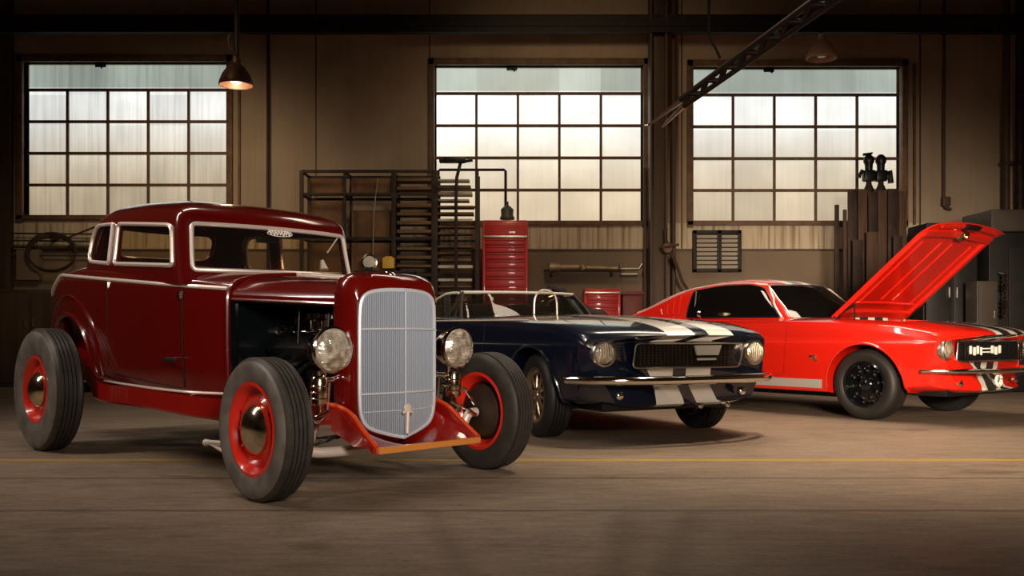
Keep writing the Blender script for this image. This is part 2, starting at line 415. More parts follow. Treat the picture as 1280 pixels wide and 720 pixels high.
# ================================================================== HOT ROD
RK = .075
def sh(x, y, z): return (x, y, z+RK*(-1.1-x))
def build_rod():
    root = empty('hot_rod', 'maroon open-wheeled vintage coupe with tall silver grille, nearest car at left', 'car')
    # lower body
    def sec(w, zb, zbelt, zt, wb=None, k=.8):
        wb = wb or w*.93; zm = (zb+zbelt)/2
        return [(0, zb), (wb*.8, zb), (wb, zb+.015), (w*.985, zb+.12), (w, zm), (w*1.0, zbelt-.07), (w*.985, zbelt), (w*.93, zbelt+(zt-zbelt)*.38), (w*k*.75, zbelt+(zt-zbelt)*.8), (0, zt)]
    st = [(-3.42, sec(.26, .56, .70, .76)), (-3.38, sec(.40, .47, .80, .86)), (-3.28, sec(.48, .43, .90, .96)), (-3.08, sec(.55, .40, .985, 1.06)),
          (-2.75, sec(.60, .39, 1.03, 1.14)), (-2.45, sec(.615, .39, 1.045, 1.19)), (-1.95, sec(.625, .39, 1.05, 1.2)), (-1.5, sec(.618, .39, 1.05, 1.19)),
          (-1.1, sec(.575, .40, 1.05, 1.17)), (-.92, sec(.495, .41, 1.04, 1.145)), (-.82, sec(.44, .42, 1.03, 1.13))]
    body = finish(body_loft(st, 80, 5, sh), 'body', M['maroon'], root)
    sidebvh = bvhof(body)
    body.data.materials.append(M['blackgloss'])
    for f in body.data.polygons:
        if f.normal.x > .8 and f.center.x > -.86: f.material_index = 1
    # passenger space
    boolean(body, cutprism(rounded([(-2.45, .55), (-1.05, .55), (-1.08, 1.4), (-2.5, 1.4)], .06), 'Y', -.50, .50))
    for s in (-1, 1):   # wheel openings
        boolean(body, cutcyl('Y', .455, (-2.70, 0, .43), *(sorted((s*.44, s*.9)))))
    # greenhouse
    G = [(1.05, -.93, -2.66, .600, .585, .10, .12, .10, .12), (1.15, -.96, -2.63, .594, .575, .10, .11, .10, .12), (1.28, -1.00, -2.59, .586, .56, .09, .11, .10, .12),
         (1.40, -1.035, -2.53, .578, .545, .08, .11, .09, .13), (1.462, -1.06, -2.46, .560, .52, .07, .12, .09, .15), (1.505, -1.12, -2.35, .515, .48, .06, .12, .11, .17),
         (1.538, -1.24, -2.17, .42, .40, .05, .12, .14, .17), (1.556, -1.42, -1.95, .27, .26, .04, .1, .12, .12), (1.562, -1.6, -1.82, .08, .08, .01, .02, .04, .04)]
    R = greenhouse(G, 4, sh)
    cab = finish(grid_bm(R, True, False), 'cabin', M['maroon'], root)
    bmc = bmesh.new(); bmc.from_mesh(cab.data)
    top = [e for e in bmc.edges if e.is_boundary and all(v.co.z > 1.4 for v in e.verts)]
    bmesh.ops.edgenet_fill(bmc, edges=top); bmesh.ops.recalc_face_normals(bmc, faces=bmc.faces); bmc.to_mesh(cab.data); bmc.free()
    shell0 = copyobj(cab, 'shell_tmp'); cb = bvhof(cab)
    solid(cab, .03)
    def shp(poly): return [(x, z+RK*(-1.1-x)) for x, z in poly]
    door = rounded(shp([(-1.95, 1.145), (-1.18, 1.155), (-1.215, 1.37), (-1.26, 1.385), (-1.95, 1.395)]), [.03, .03, .05, .02, .03])
    quart = rounded(shp([(-2.40, 1.15), (-2.04, 1.145), (-2.04, 1.395), (-2.38, 1.385)]), [.07, .02, .02, .12])
    ws = rounded([(-.505, 1.165), (.505, 1.165), (.465, 1.405), (-.465, 1.405)], .03)
    wsc = rounded([(-.535, 1.135), (.535, 1.135), (.515, 1.40), (-.515, 1.40)], .03)
    rear = rounded([(-.36, 1.30), (.36, 1.30), (.36, 1.49), (-.36, 1.49)], .08)
    for nm, poly in (('door_glass', door), ('quarter_glass', quart)):
        for s in (-1, 1):
            boolean(cab, cutprism(poly, 'Y', *sorted((s*.3, s*.9))))
            g = copyobj(shell0, nm); solid(g, .006); g.data.materials[0] = M['glass']
            boolean(g, cutprism(poly, 'Y', *sorted((s*.3, s*.9))), 'INTERSECT'); g.parent = root
            pts = project(cb, densify(poly, .04), 'Y', s)
            pts = [p+Vector((0, s*.004, 0)) for p in pts]
            trim_tube('window_trim', pts, .013, M['trim_highlight'], root)  # pale colour paints in the light caught by window edges
    boolean(cab, cutprism(wsc, 'X', -1.35, -.7)); boolean(cab, cutprism(rear, 'X', -2.9, -2.2))
    for nm, poly, a, b, s in (('windshield', wsc, -1.35, -.7, 1), ('rear_window', rear, -2.9, -2.2, -1)):
        g = copyobj(shell0, nm); solid(g, .006); g.data.materials[0] = M['glass']
        boolean(g, cutprism(poly, 'X', a, b), 'INTERSECT'); g.parent = root
        pts = [p+Vector((s*.004, 0, 0)) for p in project(cb, densify(poly, .04), 'X', s)]
        trim_tube('windshield_trim' if s > 0 else 'rear_window_trim', pts, .013, M['trim_highlight'] if s > 0 else M['maroon'], root)  # windshield edge reflection painted in by the pale trim colour
    me = shell0.data; bpy.data.objects.remove(shell0); bpy.data.meshes.remove(me)
    # windshield sticker: pale oval script, illegible
    bm = bmesh.new()
    oval = [(-.0+.085*math.cos(a), 1.372+.017*math.sin(a)) for a in np.linspace(0, 2*PI, 25)[:-1]]
    tube(bm, [p+Vector((.004, 0, 0)) for p in project(cb, oval, 'X', 1)], .0025, 6, True)
    scr = [(-.075+.15*t, 1.375+.013*math.sin(t*46)+.003*math.sin(t*17)) for t in np.linspace(0, 1, 90)]
    tube(bm, [p+Vector((.004, 0, 0)) for p in project(cb, scr, 'X', 1)], .0035, 6)
    st_ = finish(bm, 'windshield_sticker', M['stickerwhite'], root); st_['label'] = 'pale oval script sticker'
    # mouldings: pale colour stands in for light reflected along belt and sill
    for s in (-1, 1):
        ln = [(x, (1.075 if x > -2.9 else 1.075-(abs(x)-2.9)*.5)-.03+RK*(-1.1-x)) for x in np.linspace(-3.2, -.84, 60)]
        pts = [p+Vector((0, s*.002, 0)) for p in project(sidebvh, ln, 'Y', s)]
        trim_tube('belt_moulding', pts, .012, M['trim_highlight'], root, False)
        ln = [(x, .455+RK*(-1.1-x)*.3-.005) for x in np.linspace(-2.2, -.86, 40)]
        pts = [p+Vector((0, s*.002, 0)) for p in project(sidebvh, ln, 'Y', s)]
        trim_tube('sill_moulding', pts, .008, M['trim_highlight'], root, False)
        # wheel well flanges
        for rr, tk in ((.475, .016), (.60, .010)):
            arc = [(-2.70+rr*math.cos(a), .43+rr*math.sin(a)) for a in np.linspace(-.1, PI*.78, 34)]
            pts = [p+Vector((0, s*.003, 0)) for p in project(sidebvh, arc, 'Y', s)]
            if len(pts) > 3: trim_tube('wheel_well_flange', pts, tk, M['maroon'], root, False)
        # cowl front edge bead, curls over the top
        pts = []
        for z in np.linspace(.47, 1.03, 14): pts.append((z,))
        path = []
        for (z,) in pts:
            h = sidebvh.ray_cast(Vector((-.84, s*3, z+RK*-.26)), Vector((0, -s, 0)))
            if h[0]: path.append(h[0]+Vector((.012, s*.004, 0)))
        for yy in np.linspace(.40, .02, 12):
            h = sidebvh.ray_cast(Vector((-.84, s*yy, 3)), Vector((0, 0, -1)))
            if h[0]: path.append(h[0]+Vector((.012, 0, .004)))
        trim_tube('cowl_bead', path, .014, M['maroon'], root, False)
        # door: an offset skin with shut lines, handle and hinges
        pl = shp(rounded([(-1.99, .47), (-1.10, .47), (-1.10, 1.035), (-1.99, 1.04)], .02))
        d = copyobj(body, 'door'); d.parent = root
        md = d.modifiers.new('s', 'SOLIDIFY'); md.thickness = .004; md.offset = 1; apply_mods(d)
        boolean(d, cutprism(pl, 'Y', *sorted((s*.45, s*.9))), 'INTERSECT')
        # shut line (dark groove) as a thin raised gasket
        pp = [p+Vector((0, s*.0025, 0)) for p in project(sidebvh, densify(pl, .04), 'Y', s)]
        trim_tube('door_seam', pp, .0035, M['black'], root)
        hb = bmesh.new()
        h = sidebvh.ray_cast(Vector((-1.2, s*3, .63)), Vector((0, -s, 0)))[0]
        tube(hb, [h+Vector((0, 0, 0)), h+Vector((0, s*.045, 0)), h+Vector((.05, s*.05, .0)), h+Vector((.16, s*.047, -.003))], [.012, .012, .012, .008], 10)
        ho = finish(hb, 'door_handle', M['black'], d); ho['label'] = 'small dark door handle'
        for zz, xx in ((1.04, -1.98), (1.02, -1.12)):
            h = sidebvh.ray_cast(Vector((xx, s*3, zz-.03+RK*(-1.1-xx))), Vector((0, -s, 0)))[0]
            hb = bmesh.new(); tube(hb, [h+Vector((0, s*.008, -.02)), h+Vector((0, s*.008, .02))], .011, 10); finish(hb, 'hinge', M['chrome'], d)
    # frame rails and horns
    for s in (-1, 1):
        path = [(-3.3, .42, .50), (-2.9, .45, .62), (-2.5, .50, .46), (-2.25, .545, .40), (-1.6, .565, .395), (-1.1, .535, .375), (-.8, .47, .36), (-.4, .38, .35), (-.1, .33, .37), (.1, .32, .355), (.24, .325, .28), (.34, .33, .225)]
        P = cr(np.array(path), 6); bm = bmesh.new(); rings = []
        for x, y, z in P:
            hh = .058 if x < -.15 else max(.016, .058-(x+.15)*.09)
            ww = .035 if x < -.15 else .022
            rings.append([(x, s*(y-ww), z-hh), (x, s*(y+ww*.8), z-hh*1.0), (x, s*(y+ww), z-hh*.8), (x, s*(y+ww*.9), z+hh), (x, s*(y-ww), z+hh)])
        b2 = grid_bm(rings); bm.free()
        finish(b2, 'frame_rail', M['redrod'], root, 30)
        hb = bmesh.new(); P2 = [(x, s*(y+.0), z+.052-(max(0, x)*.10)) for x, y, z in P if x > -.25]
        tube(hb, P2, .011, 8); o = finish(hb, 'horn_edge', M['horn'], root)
    bm = bmesh.new(); box(bm, (.347, 0, .225), (.032, .66, .032), .006)
    o = finish(bm, 'spreader_bar', M['spreader'], root); o['label'] = 'amber coloured front crossbar'
    # apron between horns
    bm = bmesh.new(); r_ = []
    for t in np.linspace(0, 1, 8):
        x = .0+.33*t
        r_.append([(x, y, .215+.17*(abs(y)/.31)**1.5*(1-t)**.8+.005*t) for y in np.linspace(-.31, .31, 15)])
    b2 = grid_bm(r_, False, False); bm.free(); o = finish(b2, 'front_apron', M['redrod'], root); solid(o, .012)
    for s in (-1, 1):
        bm = bmesh.new(); prism(bm, [(.0, .38), (.06, .40), (.22, .31), (.31, .235), (.18, .235), (.0, .30)], 'Y', s*.34-.008, s*.34+.008)
        finish(bm, 'horn_plate', M['redrod'], root)
    # hood top
    rings = []
    for t in np.linspace(0, 1, 20):
        x = -.84+.785*t; w = .445*(1-t)+.288*t; zl = .985*(1-t)+.965*t+.0; zt = 1.135*(1-t)+1.095*t
        prof = [(-1, zl-.0), (-.995, zl+.03), (-.93, zl+(zt-zl)*.45), (-.78, zl+(zt-zl)*.74), (-.5, zl+(zt-zl)*.92), (0, zt)]
        half = cr(np.array(prof), 4)
        half = [(y*w, z) for y, z in half]; full = half+[(-y, z) for y, z in half[::-1][1:]]
        rings.append([sh(x, y, z-.0)[:2]+(z+RK*(-1.1-x)*.35-.01,) for y, z in full])
    hood = finish(grid_bm(rings, False, False), 'hood', M['maroon'], root); solid(hood, .01)
    lin = finish(grid_bm([[(x, y*.97, z-.016) for x, y, z in r] for r in rings], False, False), 'hood_dark_sheet', M['black'], root); solid(lin, .004)  # black sheet added to darken the hood underside
    bm = bmesh.new()
    for s in (-1, 1): tube(bm, [r[0 if s < 0 else -1] for r in rings], .008, 8)
    finish(bm, 'hood_edge', M['maroon'], root)
    bm = bmesh.new(); tube(bm, [(r[len(r)//2][0], 0, r[len(r)//2][2]+.003) for r in rings], .006, 8); finish(bm, 'hood_hinge', M['trim_highlight'], root)
    # grille shell: tall rounded outline, with depth, opened at the front
    def outline(w, z0, z1, zt, rt, n=10):
        pts = []
        pts += [(0, z0), (w*.45, z0+.028), (w*.80, z0+.062), (w*.95, z0+.115), (w*.995, z0+.20), (w, z0+.34), (w*1.0, z1-.24), (w*.99, z1-.11), (w*.93, z1-.045), (w*.74, z1-.014), (w*.4, z1-.002), (0, z1)]
        half = cr(np.array(pts, float), 4)
        return [(y, z) for y, z in half]+[(-y, z) for y, z in half[::-1][1:-1]]
    def ring(x, w, z0, z1, dxc=0): return [(x+dxc*(1-abs(y)/w), y, z) for y, z in outline(w, z0, z1, 0, 0)]
    S = [ring(-.075, .275, .24, 1.075), ring(-.065, .288, .225, 1.09), ring(-.02, .296, .215, 1.097), ring(.03, .292, .215, 1.092), ring(.07, .277, .222, 1.07, .01),
         ring(.088, .258, .235, 1.03, .025), ring(.088, .246, .245, 1.008, .03), ring(.06, .240, .25, .995, .03), ring(-.05, .240, .25, .995, .0)]
    sh_ = finish(grid_bm(S, True, False), 'grille_shell', M['maroon'], root); solid(sh_, .006)
    bm = bmesh.new(); tube(bm, ring(.092, .244, .247, 1.0, .045), .0105, 8, True); o = finish(bm, 'grille_surround', M['grillelite'], root)
    # grille insert: V of vertical bars
    O = outline(.240, .252, .996, 0, 0)
    def zr(y):
        zs = []
        n = len(O)
        for i in range(n):
            a, b = O[i], O[(i+1) % n]
            if (a[0]-y)*(b[0]-y) <= 0 and a[0] != b[0]: zs.append(a[1]+(b[1]-a[1])*(y-a[0])/(b[0]-a[0]))
        return (min(zs), max(zs)) if zs else (0.3, 1)
    bm = bmesh.new(); nb = 20
    for k in range(-nb, nb+1):
        y = k*.235/nb*.985; z0, z1 = zr(y); xx = .086+.055*(1-abs(y)/.24)
        box(bm, (xx, y, (z0+z1)/2), (.016, .0058, z1-z0-.004), .0015)
    finish(bm, 'grille_bars', M['grille'], root)
    bm = bmesh.new()
    for k in range(-16, 16):
        y0, y1 = k*.24/16*.99, (k+1)*.24/16*.99; a0, a1 = zr(y0), zr(y1)
        f = [(.070+.055*(1-abs(y0)/.24), y0, a0[0]), (.070+.055*(1-abs(y1)/.24), y1, a1[0]), (.070+.055*(1-abs(y1)/.24), y1, a1[1]), (.070+.055*(1-abs(y0)/.24), y0, a0[1])]
        bm.faces.new([bm.verts.new(p) for p in f])
    bmesh.ops.remove_doubles(bm, verts=bm.verts, dist=1e-4)
    o = finish(bm, 'grille_core', M['grillebk'], root); solid(o, .01)
    bm = bmesh.new()
    for z in (.80, .475, .385):
        wz = .24 if z > .45 else .225
        tube(bm, [(.098, -wz, z), (.15, 0, z+.003), (.098, wz, z)], .006 if z != .385 else .003, 8)
    tube(bm, [(.151, 0, .252), (.151, 0, .992)], .004, 8)
    finish(bm, 'grille_crossbar', M['grillelite'], root)
    bm = bmesh.new(); tube(bm, [(.165, 0, .27), (.17, 0, .38)], .011, 10); tube(bm, [(.168, -.03, .375), (.172, 0, .39), (.168, .03, .375)], .008, 8); lathe(bm, [(0, 0), (.022, .002), (.022, .012), (0, .02)], 'X', 20, (.16, 0, .40))
    o = finish(bm, 'crank_ornament', M['trim_highlight'], root); o['label'] = 'small chrome ornament low on the grille'
    bm = bmesh.new(); tube(bm, [(.0, 0, 1.098), (.05, 0, 1.085), (.09, 0, 1.035)], [.014, .016, .012], 10, flat=.5); finish(bm, 'shell_emblem', M['chrome'], root)
    # headlights on a bar
    for s in (-1, 1):
        bm = bmesh.new(); y = s*.41
        lathe(bm, [(0, -.13), (.03, -.125), (.07, -.09), (.098, -.03), (.108, .02), (.114, .03), (.114, .045), (.104, .05), (.102, .04)], 'X', 40, (.06, y, .70))
        tube(bm, [(.02, y, .60), (.02, y, .55)], [.02, .014], 10)
        hl = finish(bm, 'headlight', M['chrome'], root)
        bm = bmesh.new(); lathe(bm, [(.103, .038), (.09, .055), (.06, .068), (.03, .075), (0, .077)], 'X', 40, (.06, y, .70)); lo = finish(bm, 'headlight_lens', M['lensmet'], hl)
        bm = bmesh.new()
        for k in range(-4, 5):
            zz = .70+k*.02; w = math.sqrt(max(0, .1**2-(k*.02)**2))*.92 if abs(k) != 2 else .05
            tube(bm, [(.06+.04+.036*math.sqrt(max(0, 1-((u*w)**2+(k*.02)**2)/.0108)), y+u*w, zz) for u in np.linspace(-1, 1, 9)], .0022, 5)
        finish(bm, 'lens_rib', M['lensmet'], hl)
        bm = bmesh.new(); tube(bm, [(.0, s*.30, .56), (.02, s*.36, .55), (.02, y, .55)], .014, 10); tube(bm, [(-.02, s*.36, .40), (.0, s*.36, .56)], .012, 8); finish(bm, 'headlight_bracket', M['chrome'], root)
        # friction shock
        bm = bmesh.new(); lathe(bm, [(0, -.07), (.036, -.07), (.042, -.06), (.042, .055), (.034, .07), (0, .07)], 'Z', 28, (.03, s*.44, .50))
        for z in (-.04, -.01, .02): lathe(bm, [(.042, z), (.045, z+.004), (.042, z+.008)], 'Z', 28, (.03, s*.44, .50))
        lathe(bm, [(0, 0), (.03, 0), (.03, .02), (0, .02)], 'Z', 20, (.03, s*.44, .575)); finish(bm, 'shock_absorber', M['brass'], root)
        bm = bmesh.new(); tube(bm, [(.03, s*.44, .43), (.04, s*.46, .33), (.02, s*.47, .25)], .012, 8); tube(bm, [(.05, s*.40, .40), (.06, s*.52, .36), (.04, s*.6, .32)], .009, 8)
        box(bm, (.03, s*.45, .36), (.05, .06, .04), .01); finish(bm, 'shock_link', M['chrome'], root)
    # dropped axle, spring, steering
    bm = bmesh.new(); tube(bm, cr(np.array([(0, -.64, .33), (0, -.58, .32), (0, -.52, .24), (0, -.42, .195), (0, 0, .19), (0, .42, .195), (0, .52, .24), (0, .58, .32), (0, .64, .33)]), 4), .026, 12); finish(bm, 'front_axle', M['trim_highlight'], root)
    bm = bmesh.new()
    for k in range(5): tube(bm, [(.0, y, .235+k*.011+(.07+.0*k)*(1-(y/(.44-k*.06))**2)*1) for y in np.linspace(-.44+k*.06, .44-k*.06, 11)], .016, 6, flat=.35)
    finish(bm, 'leaf_spring', M['black'], root)
    bm = bmesh.new(); tube(bm, [(-.1, -.58, .25), (-.1, .58, .25)], .011, 8); tube(bm, [(.02, .36, .50), (.06, .5, .47), (.03, .6, .38)], .01, 8); finish(bm, 'tie_rod', M['chrome'], root)
    for s in (-1, 1):
        bm = bmesh.new(); tube(bm, [(0, s*.5, .25), (-.5, s*.47, .27), (-1.05, s*.40, .30)], [.014, .018, .016], 10); finish(bm, 'radius_rod', M['chrome'], root)
        bm = bmesh.new(); tube(bm, [(-.79, s*.60, .195), (-.74, s*.60, .20), (-.52, s*.60, .21), (-.25, s*.52, .24)], [.02, .014, .014, .014], 10); tube(bm, [(-.76, s*.60, .20), (-.6, s*.60, .165), (-.4, s*.56, .17)], .011, 8); finish(bm, 'exhaust_tip', M['trim_highlight'], root)
    bm = bmesh.new(); lathe(bm, [(0, -.5), (.035, -.5), (.04, -.1), (.11, -.06), (.13, 0), (.11, .06), (.04, .1), (.035, .5), (0, .5)], 'Y', 28, (-2.69, 0, .405)); finish(bm, 'rear_axle', M['black'], root)
    # engine
    bm = bmesh.new(); box(bm, (-.48, 0, .52), (.60, .34, .30), .03)
    for s in (-1, 1): box(bm, (-.48, s*.17, .70), (.56, .17, .12), .03, Matrix.Rotation(s*-.6, 3, 'X'))
    box(bm, (-.13, 0, .62), (.05, .44, .55), .01); eng = finish(bm, 'engine', M['black'], root)
    bm = bmesh.new()
    for xx in (-.62, -.36):
        lathe(bm, [(0, 0), (.05, 0), (.05, .05), (.085, .06), (.085, .09), (.03, .10), (0, .10)], 'Z', 24, (xx, 0, .80))
    box(bm, (-.49, 0, .78), (.45, .12, .04), .01)
    for s in (-1, 1):
        for k in range(4): lathe(bm, [(.012, -.01), (.018, 0), (.012, .012), (0, .014)], 'Z', 12, (-.68+k*.13, s*.2, .79))
    finish(bm, 'carburettor', M['chrome'], eng)
    bm = bmesh.new()
    for s in (-1, 1):
        for k in range(4): tube(bm, cr(np.array([(-.70+k*.14, s*.22, .62), (-.70+k*.13, s*.29, .60), (-.72+k*.09, s*.31, .50), (-.76, s*.30, .42)]), 4), .018, 8)
    finish(bm, 'exhaust_header', M['black'], eng)
    bm = bmesh.new()
    tube(bm, [(-.45, -.24, .90), (-.45, -.25, .72)], .005, 8); finish(bm, 'coolant_line', M['black'], eng)
    bm = bmesh.new(); tube(bm, [(-.18, -.24, .88), (-.16, -.27, .62)], .007, 8); finish(bm, 'coolant_line', M['black'], eng)
    bm = bmesh.new(); box(bm, (-.812, 0, .71), (.012, .80, .54), .003); o = finish(bm, 'firewall', M['blackgloss'], root)
    bm = bmesh.new(); box(bm, (-.04, 0, .63), (.10, .462, .72), .02); finish(bm, 'radiator', M['black'], root)
    # cabin fittings
    bm = bmesh.new(); box(bm, (-2.1, 0, .70), (.5, .9, .18), .05); box(bm, (-2.36, 0, 1.0), (.16, .9, .5), .05, Matrix.Rotation(-.0, 3, 'Y')); finish(bm, 'bench_seat', M['leather'], root)
    bm = bmesh.new(); tube(bm, [(-1.52+.03*math.sin(a), .24+.17*math.cos(a), .98+.17*math.sin(a)) for a in np.linspace(0, 2*PI, 29)[:-1]], .013, 8, True)
    tube(bm, [(-1.5, .07, .98), (-1.5, .41, .98)], .009, 8); tube(bm, [(-1.5, .24, .98), (-1.0, .24, .8)], .018, 8); finish(bm, 'steering_wheel', M['black'], root)
    bm = bmesh.new(); box(bm, (-1.14, 0, 1.02), (.10, .96, .14), .03); finish(bm, 'dashboard', M['interior'], root)
    bm = bmesh.new(); tube(bm, [(-1.14, 0, 1.395), (-1.16, 0, 1.36)], .006, 6); box(bm, (-1.165, 0, 1.345), (.02, .15, .04), .008); finish(bm, 'rearview_mirror', M['black'], root)
    bm = bmesh.new(); tube(bm, [(-1.01, .30, 1.17), (-1.03, .30, 1.23)], [.03, .012], 10); tube(bm, [(-1.03, .34, 1.28), (-1.08, .45, 1.38)], .005, 6); finish(bm, 'wiper', M['trim_highlight'], root)
    # tail lamps, fuel tank
    bm = bmesh.new(); box(bm, (-3.45, 0, .52), (.28, .74, .22), .05); finish(bm, 'fuel_tank', M['maroon'], root)
    for s in (-1, 1):
        bm = bmesh.new(); lathe(bm, [(0, -.06), (.03, -.055), (.04, 0), (.03, .02), (0, .03)], 'X', 20, (-3.4, s*.48, .66)); finish(bm, 'tail_lamp', M['wheelred'], root)
    for (x, y, R, W, rr, st_) in ((0, -.72, .335, .165, .218, .044), (0, .72, .335, .165, .218, .044), (-2.69, -.73, .405, .195, .222, 0), (-2.69, .73, .405, .195, .222, 0)):
        w = wheel_parts(R, W, rr, 'rod', root, (x, y, R), -st_+(0 if y < 0 else PI), '')
    root.location = (-.652, 4.904, 0); root.rotation_euler = (0, 0, -.772)
    return root

# ================================================================== PONY CARS
def pony_bend(x, y, z):
    t = max(0, min(1, (x-.05)/.85)); t = t*t*(3-2*t)
    bx = .33*(min(1.05, abs(y)/.86))**3.2*t
    x2 = x-bx
    if z < .47 and x > .55: x2 -= (.47-z)*.38*t
    if x > .6: x2 -= max(0, (.70-z))*.12*t
    if z < .45 and x > .4: z += (abs(y)/.86)**4*.07*t*min(1, (.45-z)/.1)
    return (x2, y, z)
def build_pony(kind):
    rc = kind == 'coupe'
    if rc: root = empty('coupe', 'bright red fastback coupe with raised hood, farthest right', 'car')
    else: root = empty('convertible', 'dark navy open-top muscle car with two white hood stripes, parked in the middle', 'car')
    paint = M['red'] if rc else M['blue']; plain = M['redp'] if rc else M['navy']
    def sec(w, zb, zbelt, zt, crease=.675):
        return [(0, zb), (w*.7, zb), (w-.07, zb+.003), (w-.028, zb+.05), (w-.005, .50), (w, crease), (w-.012, crease+.03), (w-.022, zbelt-.035), (w-.065, zbelt+.005), (w*.62, zbelt+(zt-zbelt)*.75), (w*.3, zt-.004), (0, zt)]
    st = [(-3.66, sec(.80, .36, .84, .87)), (-3.60, sec(.83, .32, .89, .92)), (-3.3, sec(.865, .27, .925, .955)), (-2.743, sec(.89, .235, .94, .96)), (-2.2, sec(.895, .225, .925, .94)), (-1.5, sec(.885, .225, .905, .93)),
          (-.6, sec(.88, .225, .885, .93)), (0, sec(.875, .225, .86, .905)), (.45, sec(.862, .235, .835, .875)), (.75, sec(.848, .245, .80, .835)), (.90, sec(.835, .26, .765, .795)), (.94, sec(.825, .28, .735, .765))]
    body = finish(body_loft(st, 110, 5, pony_bend), 'body', paint, root)
    bv = bvhof(body)
    for cx in (.02, -2.743):
        for s in (-1, 1):
            boolean(body, cutcyl('Y', .365, (cx, 0, .315), *sorted((s*.52, s*1.1))))
            bm = bmesh.new()   # arch lip
    # grille opening
    gw = .56 if rc else .42; g0, g1 = (.535, .705)
    boolean(body, cutprism(rounded([(-gw-.03, g0), (gw+.03, g0), (gw, g1), (-gw, g1)], .035), 'X', .70, 1.3))
    # cabin hollow
    hollow = rounded([(-2.35, .5), (-.80, .5), (-.74, 1.2), (-2.5, 1.2)], .06) if rc else rounded([(-2.52, .5), (-1.50, .5), (-1.46, 1.2), (-2.56, 1.2)], .06)
    boolean(body, cutprism(hollow, 'Y', -(.70 if rc else .63), .70 if rc else .63))
    if rc:
        boolean(body, cutprism(rounded([(-.40, -.60), (.26, -.60), (.26, .60), (-.40, .60)], .05), 'Z', .40, 1.2))
    # wheel arch lips
    for cx in (.02, -2.743):
        for s in (-1, 1):
            arc = [(cx+.368*math.cos(a), .315+.368*math.sin(a)) for a in np.linspace(-.12, PI+.12, 40)]
            pts = [p+Vector((0, s*.001, 0)) for p in project(bv, arc, 'Y', s)]
            trim_tube('wheel_arch_lip', pts, .011, plain, root, False)
    # front underside shade tray, engine bay liner
    # grille mesh
    bm = bmesh.new()
    box(bm, (.72, 0, .62), (.02, 2*gw, .19), .004)
    finish(bm, 'grille_back', M['black'], root)
    bm = bmesh.new()
    for k in range(9): box(bm, (.78, 0, g0+.012+k*.0185), (.012, 2*gw+.02, .004))
    for k in range(-12, 13): box(bm, (.775, k*gw/12.5, .62), (.01, .004, .168))
    finish(bm, 'grille', M['rust'] if not rc else M['black'], root)
    # grille surround chrome
    def nosex(y, z, off=0):
        h = bv.ray_cast(Vector((3, y, z)), Vector((-1, 0, 0)))
        return (h[0].x if h[0] else .8)+off
    gp = densify(rounded([(-gw-.03, g0), (gw+.03, g0), (gw, g1), (-gw, g1)], .035), .04)
    trim_tube('grille_surround', [(nosex(y, z, .002), y, z) for y, z in gp], .006, M['alu'], root)
    # centre emblem
    bm = bmesh.new()
    if rc:
        ex = -.26
        for i, (yy, w) in enumerate(((-.50, .05), (-.43, .05), (-.37, .045), (-.31, .03), (-.10, .06), (-.03, .06), (.04, .05))):
            box(bm, (.80, yy, .625+.006*((-1)**i)), (.012, w*.72, .07), .012)
        box(bm, (.80, -.2, .64), (.012, .2, .012), .004); box(bm, (.80, -.2, .61), (.012, .2, .012), .004)
        e = finish(bm, 'grille_emblem', M['whiteenamel'], root); e['label'] = 'row of pale blocky badge marks in the grille'
    else:
        prism(bm, [(.01, .69), (.25, .69), (.22, .62), (.03, .62)], 'X', .835, .848); box(bm, (.84, .12, .592), (.012, .17, .016), .006)
        e = finish(bm, 'grille_emblem', M['silver'], root); e['label'] = 'pale plate in the middle of the grille'
    # headlights
    for s in (-1, 1):
        y = s*.655 if not rc else s*.70; z = .635; x0 = nosex(y, z)
        bm = bmesh.new(); lathe(bm, [(.094, -.05), (.098, .004), (.090, .016), (.078, .018), (.074, .004), (.074, -.02), (0, -.02)], 'X', 36, (x0, y, z))
        hl = finish(bm, 'headlight', M['alu'], root)
        bm = bmesh.new(); lathe(bm, [(.077, .0), (.065, .012), (.04, .02), (0, .025)], 'X', 32, (x0, y, z)); finish(bm, 'headlight_lens', M['lensmet'], hl)
        bm = bmesh.new()
        for k in range(-3, 4):
            w = math.sqrt(max(0, .07**2-(k*.019)**2)); tube(bm, [(x0+.018, y+k*.019, z-w), (x0+.027, y+k*.019, z), (x0+.018, y+k*.019, z+w)], .0022, 5)
        finish(bm, 'lens_rib', M['bronze'], hl)
        # turn lamp low in the valance, side marker
        yy = s*.55; zz = .345
        bm = bmesh.new(); lathe(bm, [(.028, -.03), (.03, .004), (.02, .014), (0, .016)], 'X', 20, (nosex(yy, zz), yy, zz)); finish(bm, 'turn_lamp', M['chrome'], root)
    # front bumper: swept chrome blade with wrapped ends
    ys = np.linspace(-.86, .86, 41); rings = []
    zc = .455
    def bump_x(y): return .965-.30*(abs(y)/.86)**3.0
    path = [Vector((bump_x(y), y, zc)) for y in ys]
    path = [Vector((.56, -.865, zc))]+path[2:-2]+[Vector((.56, .865, zc))]; hk = .5 if rc else .78
    for i, p in enumerate(path):
        t = (path[min(i+1, len(path)-1)]-path[max(i-1, 0)]).normalized(); n = Vector((t.y, -t.x, 0))
        rings.append([tuple(p+n*a+Vector((0, 0, b*hk))) for a, b in ((-.015, .036), (.012, .04), (.035, .022), (.038, .0), (.034, -.022), (.012, -.04), (-.015, -.036))])
    finish(grid_bm(rings), 'front_bumper', M['chrome'], root, 50)
